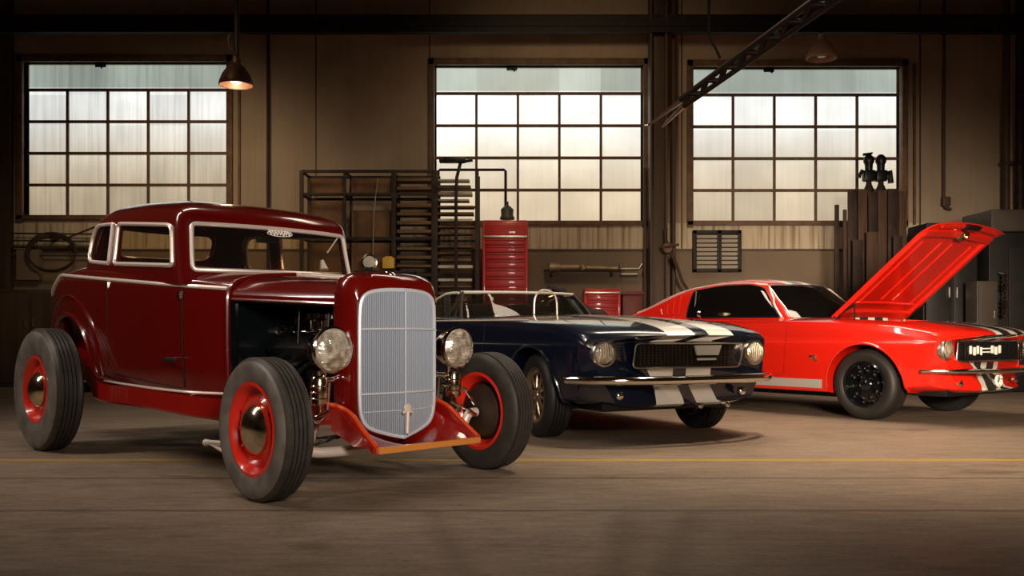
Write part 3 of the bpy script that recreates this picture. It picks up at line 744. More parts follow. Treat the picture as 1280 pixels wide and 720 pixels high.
    if not rc:
        for s in (-1, 1):
            bm = bmesh.new(); lathe(bm, [(0, -.02), (.02, -.02), (.022, .03), (.01, .04), (0, .04)], 'X', 16, (.86, s*.12+.15, .27)); finish(bm, 'tow_hook', M['chrome'], root)
    else:
        bm = bmesh.new(); tube(bm, [(nosex(0, .36, .03), -.12+.05*math.cos(a), .365+.05*math.sin(a)) for a in np.linspace(.4, 2*PI-.2, 24)], .013, 8)
        tube(bm, [(nosex(0, .36, .03), -.12-.0+.05, .365), (nosex(0, .34, .02), -.11, .31)], .012, 8)
        o = finish(bm, 'tow_hook', M['whiteenamel'], root); o['label'] = 'round pale hook on the front valance'
    # rear: bumper, lamps
    bm = bmesh.new(); box(bm, (-3.70, 0, .50), (.06, 1.72, .09), .02)
    finish(bm, 'rear_bumper', M['chrome'], root)
    for s in (-1, 1):
        bm = bmesh.new()
        for k in range(3): box(bm, (-3.665, s*(.42+k*.09), .68), (.03, .06, .16), .012)
        finish(bm, 'tail_lamp', M['wheelred'], root)
    # rocker band
    for s in (-1, 1):
        if rc:
            pr = rounded([(-2.3, .265), (-.40, .265), (-.39, .345), (-2.3, .345)], .005)
            d = copyobj(body, 'rocker_stripe'); d.parent = root; md = d.modifiers.new('s', 'SOLIDIFY'); md.thickness = .003; md.offset = 1; apply_mods(d)
            boolean(d, cutprism(pr, 'Y', *sorted((s*.72, s*1.1))), 'INTERSECT'); d.data.materials[0] = M['silver']; d['label'] = 'silver stripe along the sill'
        # door with seam and handle
        dp = densify(rounded([(-1.95, .30 if not rc else .37), (-.80, .30 if not rc else .37), (-.76, .875), (-1.98, .895)], .04), .05)
        pts = [p+Vector((0, s*-.0005, 0)) for p in project(bv, dp, 'Y', s)]
        trim_tube('door_seam', pts, .0022, M['black'], root, seg=6)
        bm = bmesh.new(); h = bv.ray_cast(Vector((-1.85, s*3, .80)), Vector((0, -s, 0)))[0]
        tube(bm, [h, h+Vector((0, s*.035, 0)), h+Vector((.10, s*.035, 0)), h+Vector((.10, 0, 0))], .009, 8); finish(bm, 'door_handle', M['chrome'], root)
        # side crease and fender badge
        bm = bmesh.new(); h = bv.ray_cast(Vector((-.47, s*3, .545)), Vector((0, -s, 0)))[0]
        tube(bm, [h+Vector((-.035, s*.006, .02)), h+Vector((-.01, s*.006, .005)), h+Vector((.03, s*.006, .02))], [.010, .018, .008], 8)
        tube(bm, [h+Vector((.0, s*.006, .005)), h+Vector((.045, s*.006, -.035))], [.014, .009], 8); o = finish(bm, 'fender_badge', M['brass'], root)
        # mirror
    # wheels
    k = 'wire' if rc else 'five'; st_ = .036 if rc else .13
    for (x, y, s_) in ((0, -.725, st_), (0, .725, st_), (-2.743, -.735, 0), (-2.743, .735, 0)):
        wd_ = .25 if rc else .21; y = math.copysign(abs(y)-(wd_-.2)/2, y)
        wheel_parts(.315, wd_, .205, k, root, (x, y, .315), -s_+(0 if y < 0 else PI), '')
    # inner wells (dark) and chassis
    bm = bmesh.new(); box(bm, (.02, 0, .36), (.80, 1.0, .22), .03); box(bm, (-2.743, 0, .36), (.8, .9, .2), .03); box(bm, (-1.4, 0, .2), (2.2, 1.1, .06), .01); box(bm, (.5, 0, .26), (.35, 1.3, .06), .02)
    finish(bm, 'chassis', M['black'], root)
    # cabin fittings
    cx = 0 if rc else -.22; sx = 0 if rc else -.50
    for s in (-1, 1):
        bm = bmesh.new(); box(bm, (-1.75+cx, s*.33, .60), (.5, .5, .16), .05); box(bm, (-2.02+cx, s*.33, .85), (.14, .48, .42), .05, Matrix.Rotation(-.18, 3, 'Y')); finish(bm, 'seat', M['leather'], root)
    bm = bmesh.new(); tube(bm, [(-1.30+sx+.06*math.sin(a), .37+.19*math.cos(a), .96+.17*math.sin(a)) for a in np.linspace(0, 2*PI, 29)[:-1]], .012, 8, True)
    tube(bm, [(-1.3+sx, .18, .96), (-1.3+sx, .56, .96)], .01, 8); tube(bm, [(-1.3+sx, .37, .96), (-1.0+sx, .37, .8)], .018, 8); finish(bm, 'steering_wheel', M['brass'] if not rc else M['black'], root)
    bm = bmesh.new(); box(bm, (-.86+(0 if rc else -.68), 0, .84), (.16, 1.36 if rc else 1.22, .12), .03); finish(bm, 'dashboard', M['interior'], root)
    if rc: coupe_top(root, body, bv)
    else: open_top(root, body, bv)
    # fine tuned stance
    if rc: root.location = (3.766, 8.882, 0); root.rotation_euler = (0, 0, -.894)
    else: root.location = (.894, 7.373, 0); root.rotation_euler = (0, 0, -1.098)
    return root

def coupe_top(root, body, bv):
    G = [(.86, -.50, -3.55, .77, .70, .34, .10, .06, .25), (.92, -.56, -3.45, .75, .66, .33, .12, .06, .25), (1.02, -.70, -3.10, .715, .64, .29, .12, .06, .22), (1.12, -.86, -2.83, .675, .61, .25, .12, .06, .22),
         (1.20, -.99, -2.60, .64, .58, .20, .12, .06, .2), (1.265, -1.10, -2.36, .595, .54, .16, .12, .07, .2), (1.305, -1.22, -2.12, .54, .49, .12, .10, .10, .2), (1.328, -1.36, -1.92, .42, .38, .08, .08, .12, .15),
         (1.342, -1.50, -1.75, .22, .20, .04, .04, .08, .08), (1.345, -1.58, -1.66, .06, .06, .01, .01, .02, .02)]
    cab = finish(grid_bm(greenhouse(G, 4), True, False), 'roof', M['red'], root)
    bmc = bmesh.new(); bmc.from_mesh(cab.data)
    top = [e for e in bmc.edges if e.is_boundary and all(v.co.z > 1.2 for v in e.verts)]
    bmesh.ops.edgenet_fill(bmc, edges=top); bmesh.ops.recalc_face_normals(bmc, faces=bmc.faces); bmc.to_mesh(cab.data); bmc.free()
    shell0 = copyobj(cab, 'tmp'); cb = bvhof(cab); solid(cab, .03)
    side = rounded([(-2.14, .935), (-.93, .925), (-1.23, 1.235), (-1.40, 1.262), (-1.75, 1.265), (-2.14, 1.225)], [.02, .02, .04, .05, .1, .04])
    ws = rounded([(-.66, .915), (.66, .915), (.515, 1.262), (-.515, 1.262)], .04)
    rear = rounded([(-2.55, -.42), (-2.55, .42), (-3.15, .46), (-3.15, -.46)], .06)
    for s in (-1, 1):
        boolean(cab, cutprism(side, 'Y', *sorted((s*.4, s*1.))))
        g = copyobj(shell0, 'side_window'); solid(g, .006); g.data.materials[0] = M['tint']; boolean(g, cutprism(side, 'Y', *sorted((s*.4, s*1.))), 'INTERSECT'); g.parent = root
        pts = [p+Vector((0, s*.002, 0)) for p in project(cb, densify(side, .04), 'Y', s)]
        trim_tube('side_window_trim', pts, .006, M['black'], root)
        pil = [(-.93, .925), (-1.08, 1.08), (-1.23, 1.245)]
        pts = [p+Vector((.01, s*.006, 0)) for p in project(cb, densify([(u+.012, v) for u, v in pil], .04, False), 'Y', s)]
        trim_tube('pillar_trim', pts, .010, M['trim_highlight'], root, False)
        # drip rail along the roof edge
        dr = [(-3.0, 1.0), (-2.75, 1.09), (-2.5, 1.165), (-2.3, 1.225), (-2.0, 1.27), (-1.7, 1.285), (-1.4, 1.28), (-1.24, 1.262)]
        pts = [p+Vector((0, s*.006, 0)) for p in project(cb, [tuple(q) for q in cr(np.array(dr), 5)], 'Y', s)]
        trim_tube('drip_rail', pts, .009, M['trim_highlight'], root, False)
        # quarter louvres
        for k in range(4):
            u0 = -2.26-k*.085; h0, h1 = .97, 1.17-k*.045
            pts = [p+Vector((0, s*.004, 0)) for p in project(cb, [(u0, h0), (u0-.02, (h0+h1)/2), (u0-.04, h1)], 'Y', s)]
            if len(pts) > 2: trim_tube('quarter_louvre', pts, .009, M['redp'], root, False)
        bm = bmesh.new(); hp = cb.ray_cast(Vector((-2.06, s*3, 1.05)), Vector((0, -s, 0)))[0]
        tube(bm, [Vector((-2.05, hp.y+s*.012, .94)), Vector((-2.06, hp.y-s*.035, 1.22))], .007, 6); finish(bm, 'window_divider', M['alu'], root)
        # door mirror
        bm = bmesh.new(); tube(bm, [(-1.88, s*.78, .93), (-1.85, s*.84, .96)], .008, 6); lathe(bm, [(0, -.03), (.03, -.02), (.038, .0), (.03, .02), (0, .02)], 'X', 16, (-1.84, s*.84, .97)); finish(bm, 'side_mirror', M['chrome'], root)
    boolean(cab, cutprism(ws, 'X', -1.6, -.2)); boolean(cab, cutprism(rear, 'Z', .9, 1.5))
    for nm, poly, ax, a, b in (('windshield', ws, 'X', -1.6, -.2), ('rear_window', rear, 'Z', .9, 1.5)):
        g = copyobj(shell0, nm); solid(g, .006); g.data.materials[0] = M['tint']; boolean(g, cutprism(poly, ax, a, b), 'INTERSECT'); g.parent = root
    pts = [p+Vector((.003, 0, 0)) for p in project(cb, densify(ws, .04), 'X', 1)]
    trim_tube('windshield_trim', pts, .008, M['alu'], root)
    me = shell0.data; bpy.data.objects.remove(shell0); bpy.data.meshes.remove(me)
    for s in (-.35, .35):
        bm = bmesh.new(); tube(bm, [(-.56, s, .94), (-.60, s+.05, .955), (-.66, s+.32, .955)], [.012, .007, .005], 6); finish(bm, 'wiper', M['chrome'], root)
    # engine bay contents
    bm = bmesh.new(); box(bm, (-.05, 0, .62), (.55, .42, .30), .04)
    for s in (-1, 1): box(bm, (-.05, s*.2, .74), (.5, .14, .08), .03)
    eng = finish(bm, 'engine', M['black'], root)
    bm = bmesh.new(); lathe(bm, [(0, 0), (.17, 0), (.18, .02), (.17, .05), (.02, .06), (0, .075)], 'Z', 32, (-.05, 0, .79)); finish(bm, 'air_cleaner', M['chrome'], eng)
    # hood, raised on its hinges
    hx, hz = -.42, .925; ang = math.radians(41)
    hood = bpy.data.meshes.new('hood'); rows = []
    L = 1.27
    def hoodpt(t, u, dz):
        # t along from hinge, u -1..1 across ; nose drops and narrows slightly
        x = L*t; w = .66-.03*t; y = u*w
        z = .018*math.cos(u*1.4)-.010*t-(max(0, t-.86)/.14)**1.6*.055+dz
        x += .03*(1-u*u)*(t**6)*1.5
        return (x, y, z)
    ts = np.linspace(0, 1, 30); us = np.linspace(-1, 1, 25)
    o = finish(grid_bm([[hoodpt(t, u, 0) for u in us] for t in ts], False, False), 'hood', M['red'], root)
    md = o.modifiers.new('s', 'SOLIDIFY'); md.thickness = .012; md.offset = -1; apply_mods(o)
    o.data.materials.append(M['redp'])
    for f in o.data.polygons:
        if f.normal.z < .6 or f.center.x < .03: f.material_index = 1
    # scoop at the nose
    # underside ribs
    bm = bmesh.new()
    def under(poly, d0, d1):
        pass
    def strip(path, w, h, mi=0):
        rings = []
        P = [Vector(p) for p in path]
        for i, p in enumerate(P):
            t = (P[min(i+1, len(P)-1)]-P[max(i-1, 0)]).normalized(); n = Vector((-t.y, t.x, 0)).normalized()
            rings.append([bm.verts.new(q) for q in (p+n*w, p+n*w*.7-Vector((0, 0, h)), p-n*w*.7-Vector((0, 0, h)), p-n*w)])
        for i in range(len(rings)-1):
            for k in range(3): bm.faces.new((rings[i][k], rings[i][k+1], rings[i+1][k+1], rings[i+1][k]))
        bm.faces.new(rings[0]); bm.faces.new(rings[-1][::-1])
    U = lambda t, u: Vector(hoodpt(t, u, -.010))
    for u in (-.93, .93): strip([U(t, u) for t in np.linspace(.02, .88, 14)], .04, .028)
    strip([U(.89, u) for u in np.linspace(-.95, .95, 14)], .045, .03)
    strip([U(.05, u) for u in np.linspace(-.95, .95, 14)], .05, .03)
    for u in (-.16, .16): strip([U(t, u) for t in np.linspace(.2, .80, 10)], .03, .012)
    for u in (-.70, .70): strip([U(t, u) for t in np.linspace(.14, .80, 10)], .014, .012)
    strip([U(.16, u) for u in np.linspace(-.8, .8, 10)], .02, .016)
    strip([U(.97, u) for u in np.linspace(-.8, .8, 10)], .02, .02)
    ribs = finish(bm, 'hood_bracing', M['redp'], o)
    bm = bmesh.new(); p = U(.90, 0); box(bm, (p.x, p.y, p.z-.045), (.09, .12, .03), .01); tube(bm, [(p.x, .0, p.z-.05), (p.x+.02, 0, p.z-.09)], .012, 8)
    lt = finish(bm, 'hood_latch', M['brass'], o)
    bm = bmesh.new(); p = U(.975, 0); box(bm, (p.x-.0, p.y, p.z-.02), (.05, .26, .03), .01); finish(bm, 'hood_scoop_opening', M['black'], o)
    o.location = (hx, 0, hz); o.rotation_euler = (0, -ang, 0)
    for s in (-1, 1):
        bm = bmesh.new(); tube(bm, [(-.40, s*.63, .86), (-.34, s*.63, .96), (-.22, s*.62, 1.03)], .012, 8); tube(bm, [(-.2, s*.63, .86), (-.2, s*.63, 1.05)], .008, 8); finish(bm, 'hood_hinge', M['black'], root)

def open_top(root, body, bv):
    G = [(.90, -1.32, -2.55, .70, .68, .22, .05, .06, .1), (1.0, -1.44, -2.52, .67, .66, .20, .05, .06, .1), (1.08, -1.54, -2.48, .645, .64, .19, .05, .06, .1), (1.15, -1.63, -2.43, .62, .62, .17, .05, .06, .1)]
    R = greenhouse(G, 4)
    full = finish(grid_bm(R, True, False), 'windshield', M['tint2'], root)
    bmesh_ = bmesh.new(); bmesh_.from_mesh(full.data)
    dele = [f for f in bmesh_.faces if f.calc_center_median().x < -1.72]
    bmesh.ops.delete(bmesh_, geom=dele, context='FACES'); bmesh_.to_mesh(full.data); bmesh_.free()
    solid(full, .006)
    cb = BVHTree.FromPolygons([Vector(p) for r in R for p in r], [(i*len(R[0])+k, i*len(R[0])+(k+1) % len(R[0]), (i+1)*len(R[0])+(k+1) % len(R[0]), (i+1)*len(R[0])+k) for i in range(len(R)-1) for k in range(len(R[0]))])
    topr = R[-1]; n = len(topr)
    # header rim: along near side, round the front, down the far side
    rim = [Vector(p) for p in topr]
    h = n//2
    idx = [i for i in range(-h+1, h) if rim[i].x > -1.82]
    trim_tube('windshield_frame', [rim[i] for i in idx], .015, M['whiteenamel'], root, False)
    for s in (-1, 1):
        pts = []
        for z, x in ((.90, -1.60), (1.0, -1.68), (1.08, -1.75), (1.15, -1.81)):
            hp = cb.ray_cast(Vector((x, s*3, z-.001 if z > 1.1 else z+.001)), Vector((0, -s, 0)))[0]
            if hp: pts.append(hp)
        trim_tube('windshield_pillar', pts, .018, M['rust'], root, False)
        poly = rounded([(-2.42, .905), (-1.68, .905), (-1.84, 1.145), (-2.1, 1.14), (-2.34, 1.10)], [.02, .02, .03, .1, .1])
        pts = project(cb, densify(poly, .04), 'Y', s)
        bm = bmesh.new(); vs = [bm.verts.new(p) for p in pts]; f = bm.faces.new(vs); bmesh.ops.triangulate(bm, faces=[f])
        g = finish(bm, 'side_window', M['tint2'], root); solid(g, .006)
        topl = [q for q in densify([(-2.42, 1.0), (-2.34, 1.10), (-2.1, 1.142), (-1.95, 1.148), (-1.84, 1.146)], .05, False)]
        trim_tube('side_window_trim', project(cb, topl, 'Y', s), .013, M['whiteenamel'], root, False)
        # chrome belt line
        pts = [p+Vector((0, s*.002, .004)) for p in project(bv, [(x, .872+.012*(-x-.5)/2) for x in np.linspace(-3.4, -.1, 40)], 'Y', s)]
        trim_tube('belt_trim', pts, .006, M['trim_highlight'], root, False)
    # small arched wind deflector on the cowl
    bm = bmesh.new(); arc = [(-.72, -.32+.11*math.cos(a), .925+.21*math.sin(a)**.45 if 0 < a < PI else .93) for a in np.linspace(0, PI, 18)]
    tube(bm, arc, .009, 8); wd = finish(bm, 'wind_deflector', M['trim_highlight'], root)
    bm = bmesh.new(); f = bm.faces.new([bm.verts.new(p) for p in arc]); g = finish(bm, 'deflector_pane', M['glass'], wd); solid(g, .006)
    bm = bmesh.new(); tube(bm, [(-2.62, -.62, .94), (-2.70, -.3, .98), (-2.72, 0, .99), (-2.70, .3, .98), (-2.62, .62, .94)], .06, 12, flat=.6)
    finish(bm, 'folded_top', M['interior'], root)

rod = build_rod(); conv = build_pony('convertible'); coupe = build_pony('coupe')
# ================================================================== ROOM
F, HZ, HC = 1175., 414., .79
def W(px, py, d=14.): return ((px-640)*d/F, d, HC-(py-HZ)*d/F)
def WX(px, d=14.): return (px-640)*d/F
def WZ(py, d=14.): return HC-(py-HZ)*d/F
XL, XR, YB, YF, ZC = -8.1, 8.6, 14.0, -3.0, 6.6
def nodes(m): return m.node_tree.nodes, m.node_tree.links, m.node_tree.nodes['Principled BSDF']
# floor: stained concrete with joints, tyre marks, a worn yellow line
def floor_mat():
    m = mat('stained_concrete', (.3, .2, .14), .5); N, L, b = nodes(m); nt = m.node_tree
    tc = N.new('ShaderNodeTexCoord')
    def noise(sc, st=(1, 1, 1), det=6, rough=.6):
        mp = N.new('ShaderNodeMapping'); mp.inputs['Scale'].default_value = st; L.new(tc.outputs['Object'], mp.inputs[0])
        n = N.new('ShaderNodeTexNoise'); n.inputs['Scale'].default_value = sc; n.inputs['Detail'].default_value = det; n.inputs['Roughness'].default_value = rough
        L.new(mp.outputs[0], n.inputs['Vector']); return n.outputs['Fac']
    def ramp(s, a, b_, ca, cb):
        r = N.new('ShaderNodeValToRGB'); r.color_ramp.elements[0].position = a; r.color_ramp.elements[1].position = b_
        r.color_ramp.elements[0].color = (*ca, 1); r.color_ramp.elements[1].color = (*cb, 1); L.new(s, r.inputs[0]); return r.outputs[0]
    def mix(fac, a, b_, mode='MIX'):
        x = N.new('ShaderNodeMix'); x.data_type = 'RGBA'; x.blend_type = mode
        if isinstance(fac, float): x.inputs[0].default_value = fac
        else: L.new(fac, x.inputs[0])
        for s, i in ((a, 6), (b_, 7)):
            if isinstance(s, tuple): x.inputs[i].default_value = (*s, 1)
            else: L.new(s, x.inputs[i])
        return x.outputs[2]
    def math_(op, a, b_=None, c=None):
        x = N.new('ShaderNodeMath'); x.operation = op
        for i, s in enumerate((a, b_, c)):
            if s is None: continue
            if isinstance(s, (int, float)): x.inputs[i].default_value = s
            else: L.new(s, x.inputs[i])
        return x.outputs[0]
    base = ramp(noise(1.1, (1, 2.2, 1)), .32, .68, (.125, .09, .060), (.31, .235, .165))
    base = mix(.6, base, ramp(noise(5, (1, 3.5, 1)), .3, .7, (.10, .070, .048), (.33, .25, .185)))
    base = mix(.35, base, ramp(noise(40), .3, .7, (.12, .085, .06), (.32, .24, .175)))
    sp = N.new('ShaderNodeSeparateXYZ'); L.new(tc.outputs['Object'], sp.inputs[0]); X, Y = sp.outputs['X'], sp.outputs['Y']
    wob = math_('MULTIPLY', math_('SUBTRACT', noise(3), .5), .05)
    Yw = math_('ADD', Y, wob)
    def line(s, c, hw, soft=.012):
        d = math_('ABSOLUTE', math_('SUBTRACT', s, c)); return math_('SMOOTH_MIN', 1, math_('MAXIMUM', 0, math_('DIVIDE', math_('SUBTRACT', hw+soft, d), soft)), 0.01)
    # expansion joints every 1.64 m across
    for y in (4.14, 5.05, 7.6, 10.5):
        base = mix(math_('MULTIPLY', line(Yw, y, .008, .02), .6), base, (.05, .03, .02))
    # dark oil patches
    pt = ramp(noise(.9, (1, 3, 1), 4), .60, .72, (0, 0, 0), (1, 1, 1)); base = mix(math_('MULTIPLY', pt, .7), base, (.045, .028, .018))
    # tyre tracks curving toward the lens: two dark smears
    for x0, k in ((.50, .10), (.78, .16), (-.35, -.12)):
        xx = math_('ADD', math_('MULTIPLY', math_('SUBTRACT', 4.1, Y), k*-1.6), x0)
        d = math_('ABSOLUTE', math_('SUBTRACT', X, xx)); t = math_('MAXIMUM', 0, math_('DIVIDE', math_('SUBTRACT', .09, d), .08)); t = math_('MINIMUM', t, 1)
        lim = math_('LESS_THAN', Y, 4.12); t = math_('MULTIPLY', math_('MULTIPLY', t, lim), .3); base = mix(t, base, (.06, .036, .024))
    # worn yellow line
    yl = line(Y, 5.77, .035, .015); wear = ramp(noise(6, (1, 4, 1)), .30, .55, (.25, .25, .25), (1, 1, 1))
    base = mix(math_('MULTIPLY', math_('MULTIPLY', yl, wear), .8), base, (.42, .26, .03))
    L.new(base, b.inputs['Base Color'])
    rr = ramp(noise(2.2, (1, 2, 1)), .3, .7, (.5, .5, .5), (.75, .75, .75)); b.inputs['Specular IOR Level'].default_value = .3; L.new(rr, b.inputs['Roughness'])
    bp = N.new('ShaderNodeBump'); bp.inputs['Strength'].default_value = .25; bp.inputs['Distance'].default_value = .01; L.new(noise(30, (1, 2, 1)), bp.inputs['Height']); L.new(bp.outputs[0], b.inputs['Normal'])
    return m
def wall_mat():
    m = mat('painted_panel_wall', (.3, .22, .15), .7); N, L, b = nodes(m)
    tc = N.new('ShaderNodeTexCoord'); sp = N.new('ShaderNodeSeparateXYZ'); L.new(tc.outputs['Object'], sp.inputs[0])
    n = N.new('ShaderNodeTexNoise'); n.inputs['Scale'].default_value = 1.2; n.inputs['Detail'].default_value = 6; L.new(tc.outputs['Object'], n.inputs['Vector'])
    mp = N.new('ShaderNodeMapping'); mp.inputs['Scale'].default_value = (9, 1, .35); L.new(tc.outputs['Object'], mp.inputs[0])
    n2 = N.new('ShaderNodeTexNoise'); n2.inputs['Scale'].default_value = 1.5; n2.inputs['Detail'].default_value = 5; L.new(mp.outputs[0], n2.inputs['Vector'])
    r1 = N.new('ShaderNodeValToRGB'); r1.color_ramp.elements[0].position = .3; r1.color_ramp.elements[1].position = .7
    r1.color_ramp.elements[0].color = (.34, .255, .175, 1); r1.color_ramp.elements[1].color = (.44, .34, .24, 1); L.new(n.outputs['Fac'], r1.inputs[0])
    # drip streaks
    r2 = N.new('ShaderNodeValToRGB'); r2.color_ramp.elements[0].position = .36; r2.color_ramp.elements[1].position = .52
    r2.color_ramp.elements[0].color = (.5, .42, .34, 1); r2.color_ramp.elements[1].color = (1, 1, 1, 1); L.new(n2.outputs['Fac'], r2.inputs[0])
    mx = N.new('ShaderNodeMix'); mx.data_type = 'RGBA'; mx.blend_type = 'MULTIPLY'; mx.inputs[0].default_value = .12; L.new(r1.outputs[0], mx.inputs[6]); L.new(r2.outputs[0], mx.inputs[7])
    bd = N.new('ShaderNodeMath'); bd.operation = 'LESS_THAN'; bd.inputs[1].default_value = 2.40; L.new(sp.outputs['Z'], bd.inputs[0])  # paler band below the sills paints in grazing window light
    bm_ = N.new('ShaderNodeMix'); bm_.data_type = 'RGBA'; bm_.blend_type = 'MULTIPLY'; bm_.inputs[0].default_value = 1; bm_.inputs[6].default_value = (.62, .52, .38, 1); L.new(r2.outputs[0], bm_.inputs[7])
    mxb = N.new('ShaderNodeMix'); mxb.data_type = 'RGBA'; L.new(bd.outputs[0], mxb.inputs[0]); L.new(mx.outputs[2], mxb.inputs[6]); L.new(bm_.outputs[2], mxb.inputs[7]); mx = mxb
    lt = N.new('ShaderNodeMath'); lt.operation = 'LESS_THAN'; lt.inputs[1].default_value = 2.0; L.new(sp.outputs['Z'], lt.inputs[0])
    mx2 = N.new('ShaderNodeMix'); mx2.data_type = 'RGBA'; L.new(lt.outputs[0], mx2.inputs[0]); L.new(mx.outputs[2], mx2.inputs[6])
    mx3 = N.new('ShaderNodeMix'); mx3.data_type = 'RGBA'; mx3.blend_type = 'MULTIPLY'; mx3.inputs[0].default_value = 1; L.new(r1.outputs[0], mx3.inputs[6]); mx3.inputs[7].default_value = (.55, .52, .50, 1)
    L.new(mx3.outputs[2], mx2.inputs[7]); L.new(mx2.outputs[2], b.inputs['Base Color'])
    return m
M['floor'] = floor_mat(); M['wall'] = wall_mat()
M['ceil'] = mat('dark_ceiling', (.10, .07, .05), .8)
def struct(name, bm, m, parent=None, smooth=0, label=None):
    o = finish(bm, name, m, parent, smooth); o['kind'] = 'structure'
    if label: o['label'] = label
    return o
bm = bmesh.new(); box(bm, ((XL+XR)/2, (YB+YF)/2+.2, -.1), (XR-XL+.4, YB-YF+.8, .2)); struct('floor', bm, M['floor'])
bm = bmesh.new(); box(bm, ((XL+XR)/2, (YB+YF)/2+.2, ZC+.1), (XR-XL+.4, YB-YF+.8, .2)); struct('ceiling', bm, M['ceil'])
WIN = [(30, 284, 78, 270), (543, 804, 82, 277), (866, 1126, 84, 277)]
# back wall built around the three openings
xs = [XL-.2]; 
bm = bmesh.new(); T = .25
def wbox(x0, x1, z0, z1): box(bm, ((x0+x1)/2, YB+T/2, (z0+z1)/2), (x1-x0, T, z1-z0))
cur = XL-.2
for a, b_, t, bt in WIN:
    x0, x1, z1, z0 = WX(a), WX(b_), WZ(t), WZ(bt)
    wbox(cur, x0, 0, ZC); wbox(x0, x1, 0, z0); wbox(x0, x1, z1, ZC); cur = x1
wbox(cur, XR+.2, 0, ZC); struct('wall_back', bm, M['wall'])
for nm, x, y, sx, sy in (('wall_left', XL-.1, (YB+YF)/2, .2, YB-YF), ('wall_right', XR+.1, (YB+YF)/2, .2, YB-YF), ('wall_front', (XL+XR)/2, YF-.1, XR-XL+.4, .2)):
    bm = bmesh.new(); box(bm, (x, y, ZC/2), (sx, sy, ZC)); struct(nm, bm, M['wall'])
# window glass: frosted, dirty, daylight behind
def pane_mat(i, dirt):
    m = mat('frosted_daylit_glass_%d' % i, (.6, .6, .58), .35); N, L, b = nodes(m)
    tc = N.new('ShaderNodeTexCoord'); sp = N.new('ShaderNodeSeparateXYZ'); L.new(tc.outputs['Object'], sp.inputs[0])
    x0, z0 = WX(WIN[i][0]), WZ(WIN[i][3]); x1, z1 = WX(WIN[i][1]), WZ(WIN[i][2]); pw, ph = (x1-x0)/5, (z1-z0)/5
    # height ramp of the daylight outside (sky above, yard below)
    mr = N.new('ShaderNodeMapRange'); mr.inputs['From Min'].default_value = z0; mr.inputs['From Max'].default_value = z1; L.new(sp.outputs['Z'], mr.inputs['Value'])
    r = N.new('ShaderNodeValToRGB'); cr_ = r.color_ramp
    cr_.elements[0].position = 0; cr_.elements[1].position = 1
    cols = [(0., (.50, .40, .27)), (.22, (.58, .48, .34)), (.42, (.74, .67, .54)), (.62, (.95, .94, .88)), (.84, (1., 1.02, 1.0)), (.85, (.36, .41, .36)), (1., (.37, .42, .365))]
    cr_.elements[0].color = (*cols[0][1], 1); cr_.elements[1].color = (*cols[-1][1], 1)
    for p, c in cols[1:-1]: e = cr_.elements.new(p); e.color = (*c, 1)
    L.new(mr.outputs[0], r.inputs[0])
    # per pane variation
    def fl(sock, o_, s_):
        a = N.new('ShaderNodeMath'); a.operation = 'SUBTRACT'; a.inputs[1].default_value = o_; L.new(sock, a.inputs[0])
        d = N.new('ShaderNodeMath'); d.operation = 'DIVIDE'; d.inputs[1].default_value = s_; L.new(a.outputs[0], d.inputs[0])
        f = N.new('ShaderNodeMath'); f.operation = 'FLOOR'; L.new(d.outputs[0], f.inputs[0]); return f.outputs[0]
    cb = N.new('ShaderNodeCombineXYZ'); L.new(fl(sp.outputs['X'], x0, pw), cb.inputs[0]); L.new(fl(sp.outputs['Z'], z0, ph), cb.inputs[1]); cb.inputs[2].default_value = i*3.7
    wn = N.new('ShaderNodeTexWhiteNoise'); L.new(cb.outputs[0], wn.inputs['Vector'])
    m2 = N.new('ShaderNodeMapRange'); m2.inputs['To Min'].default_value = .80; m2.inputs['To Max'].default_value = 1.08; L.new(wn.outputs['Value'], m2.inputs['Value'])
    # vertical streaks
    mp = N.new('ShaderNodeMapping'); mp.inputs['Scale'].default_value = (14, 1, .5); L.new(tc.outputs['Object'], mp.inputs[0])
    n = N.new('ShaderNodeTexNoise'); n.inputs['Scale'].default_value = 1.6; n.inputs['Detail'].default_value = 4; L.new(mp.outputs[0], n.inputs['Vector'])
    m3 = N.new('ShaderNodeMapRange'); m3.inputs['From Min'].default_value = .3; m3.inputs['From Max'].default_value = .6; m3.inputs['To Min'].default_value = 1-dirt; m3.inputs['To Max'].default_value = 1; L.new(n.outputs['Fac'], m3.inputs['Value'])
    n5 = N.new('ShaderNodeTexNoise'); n5.inputs['Scale'].default_value = 1.3; L.new(tc.outputs['Object'], n5.inputs['Vector'])
    m5 = N.new('ShaderNodeMapRange'); m5.inputs['From Min'].default_value = .3; m5.inputs['From Max'].default_value = .7; m5.inputs['To Min'].default_value = .85; m5.inputs['To Max'].default_value = 1.1; L.new(n5.outputs['Fac'], m5.inputs['Value'])
    mm = N.new('ShaderNodeMath'); mm.operation = 'MULTIPLY'; L.new(m2.outputs[0], mm.inputs[0]); L.new(m3.outputs[0], mm.inputs[1])
    mm2 = N.new('ShaderNodeMath'); mm2.operation = 'MULTIPLY'; L.new(mm.outputs[0], mm2.inputs[0]); L.new(m5.outputs[0], mm2.inputs[1])
    mm3 = N.new('ShaderNodeMath'); mm3.operation = 'MULTIPLY'; mm3.inputs[1].default_value = (.95, 1.35, 1.1)[i]; L.new(mm2.outputs[0], mm3.inputs[0])
    L.new(r.outputs[0], b.inputs['Emission Color']); L.new(mm3.outputs[0], b.inputs['Emission Strength'])
    b.inputs['Base Color'].default_value = (.2, .2, .19, 1)
    return m
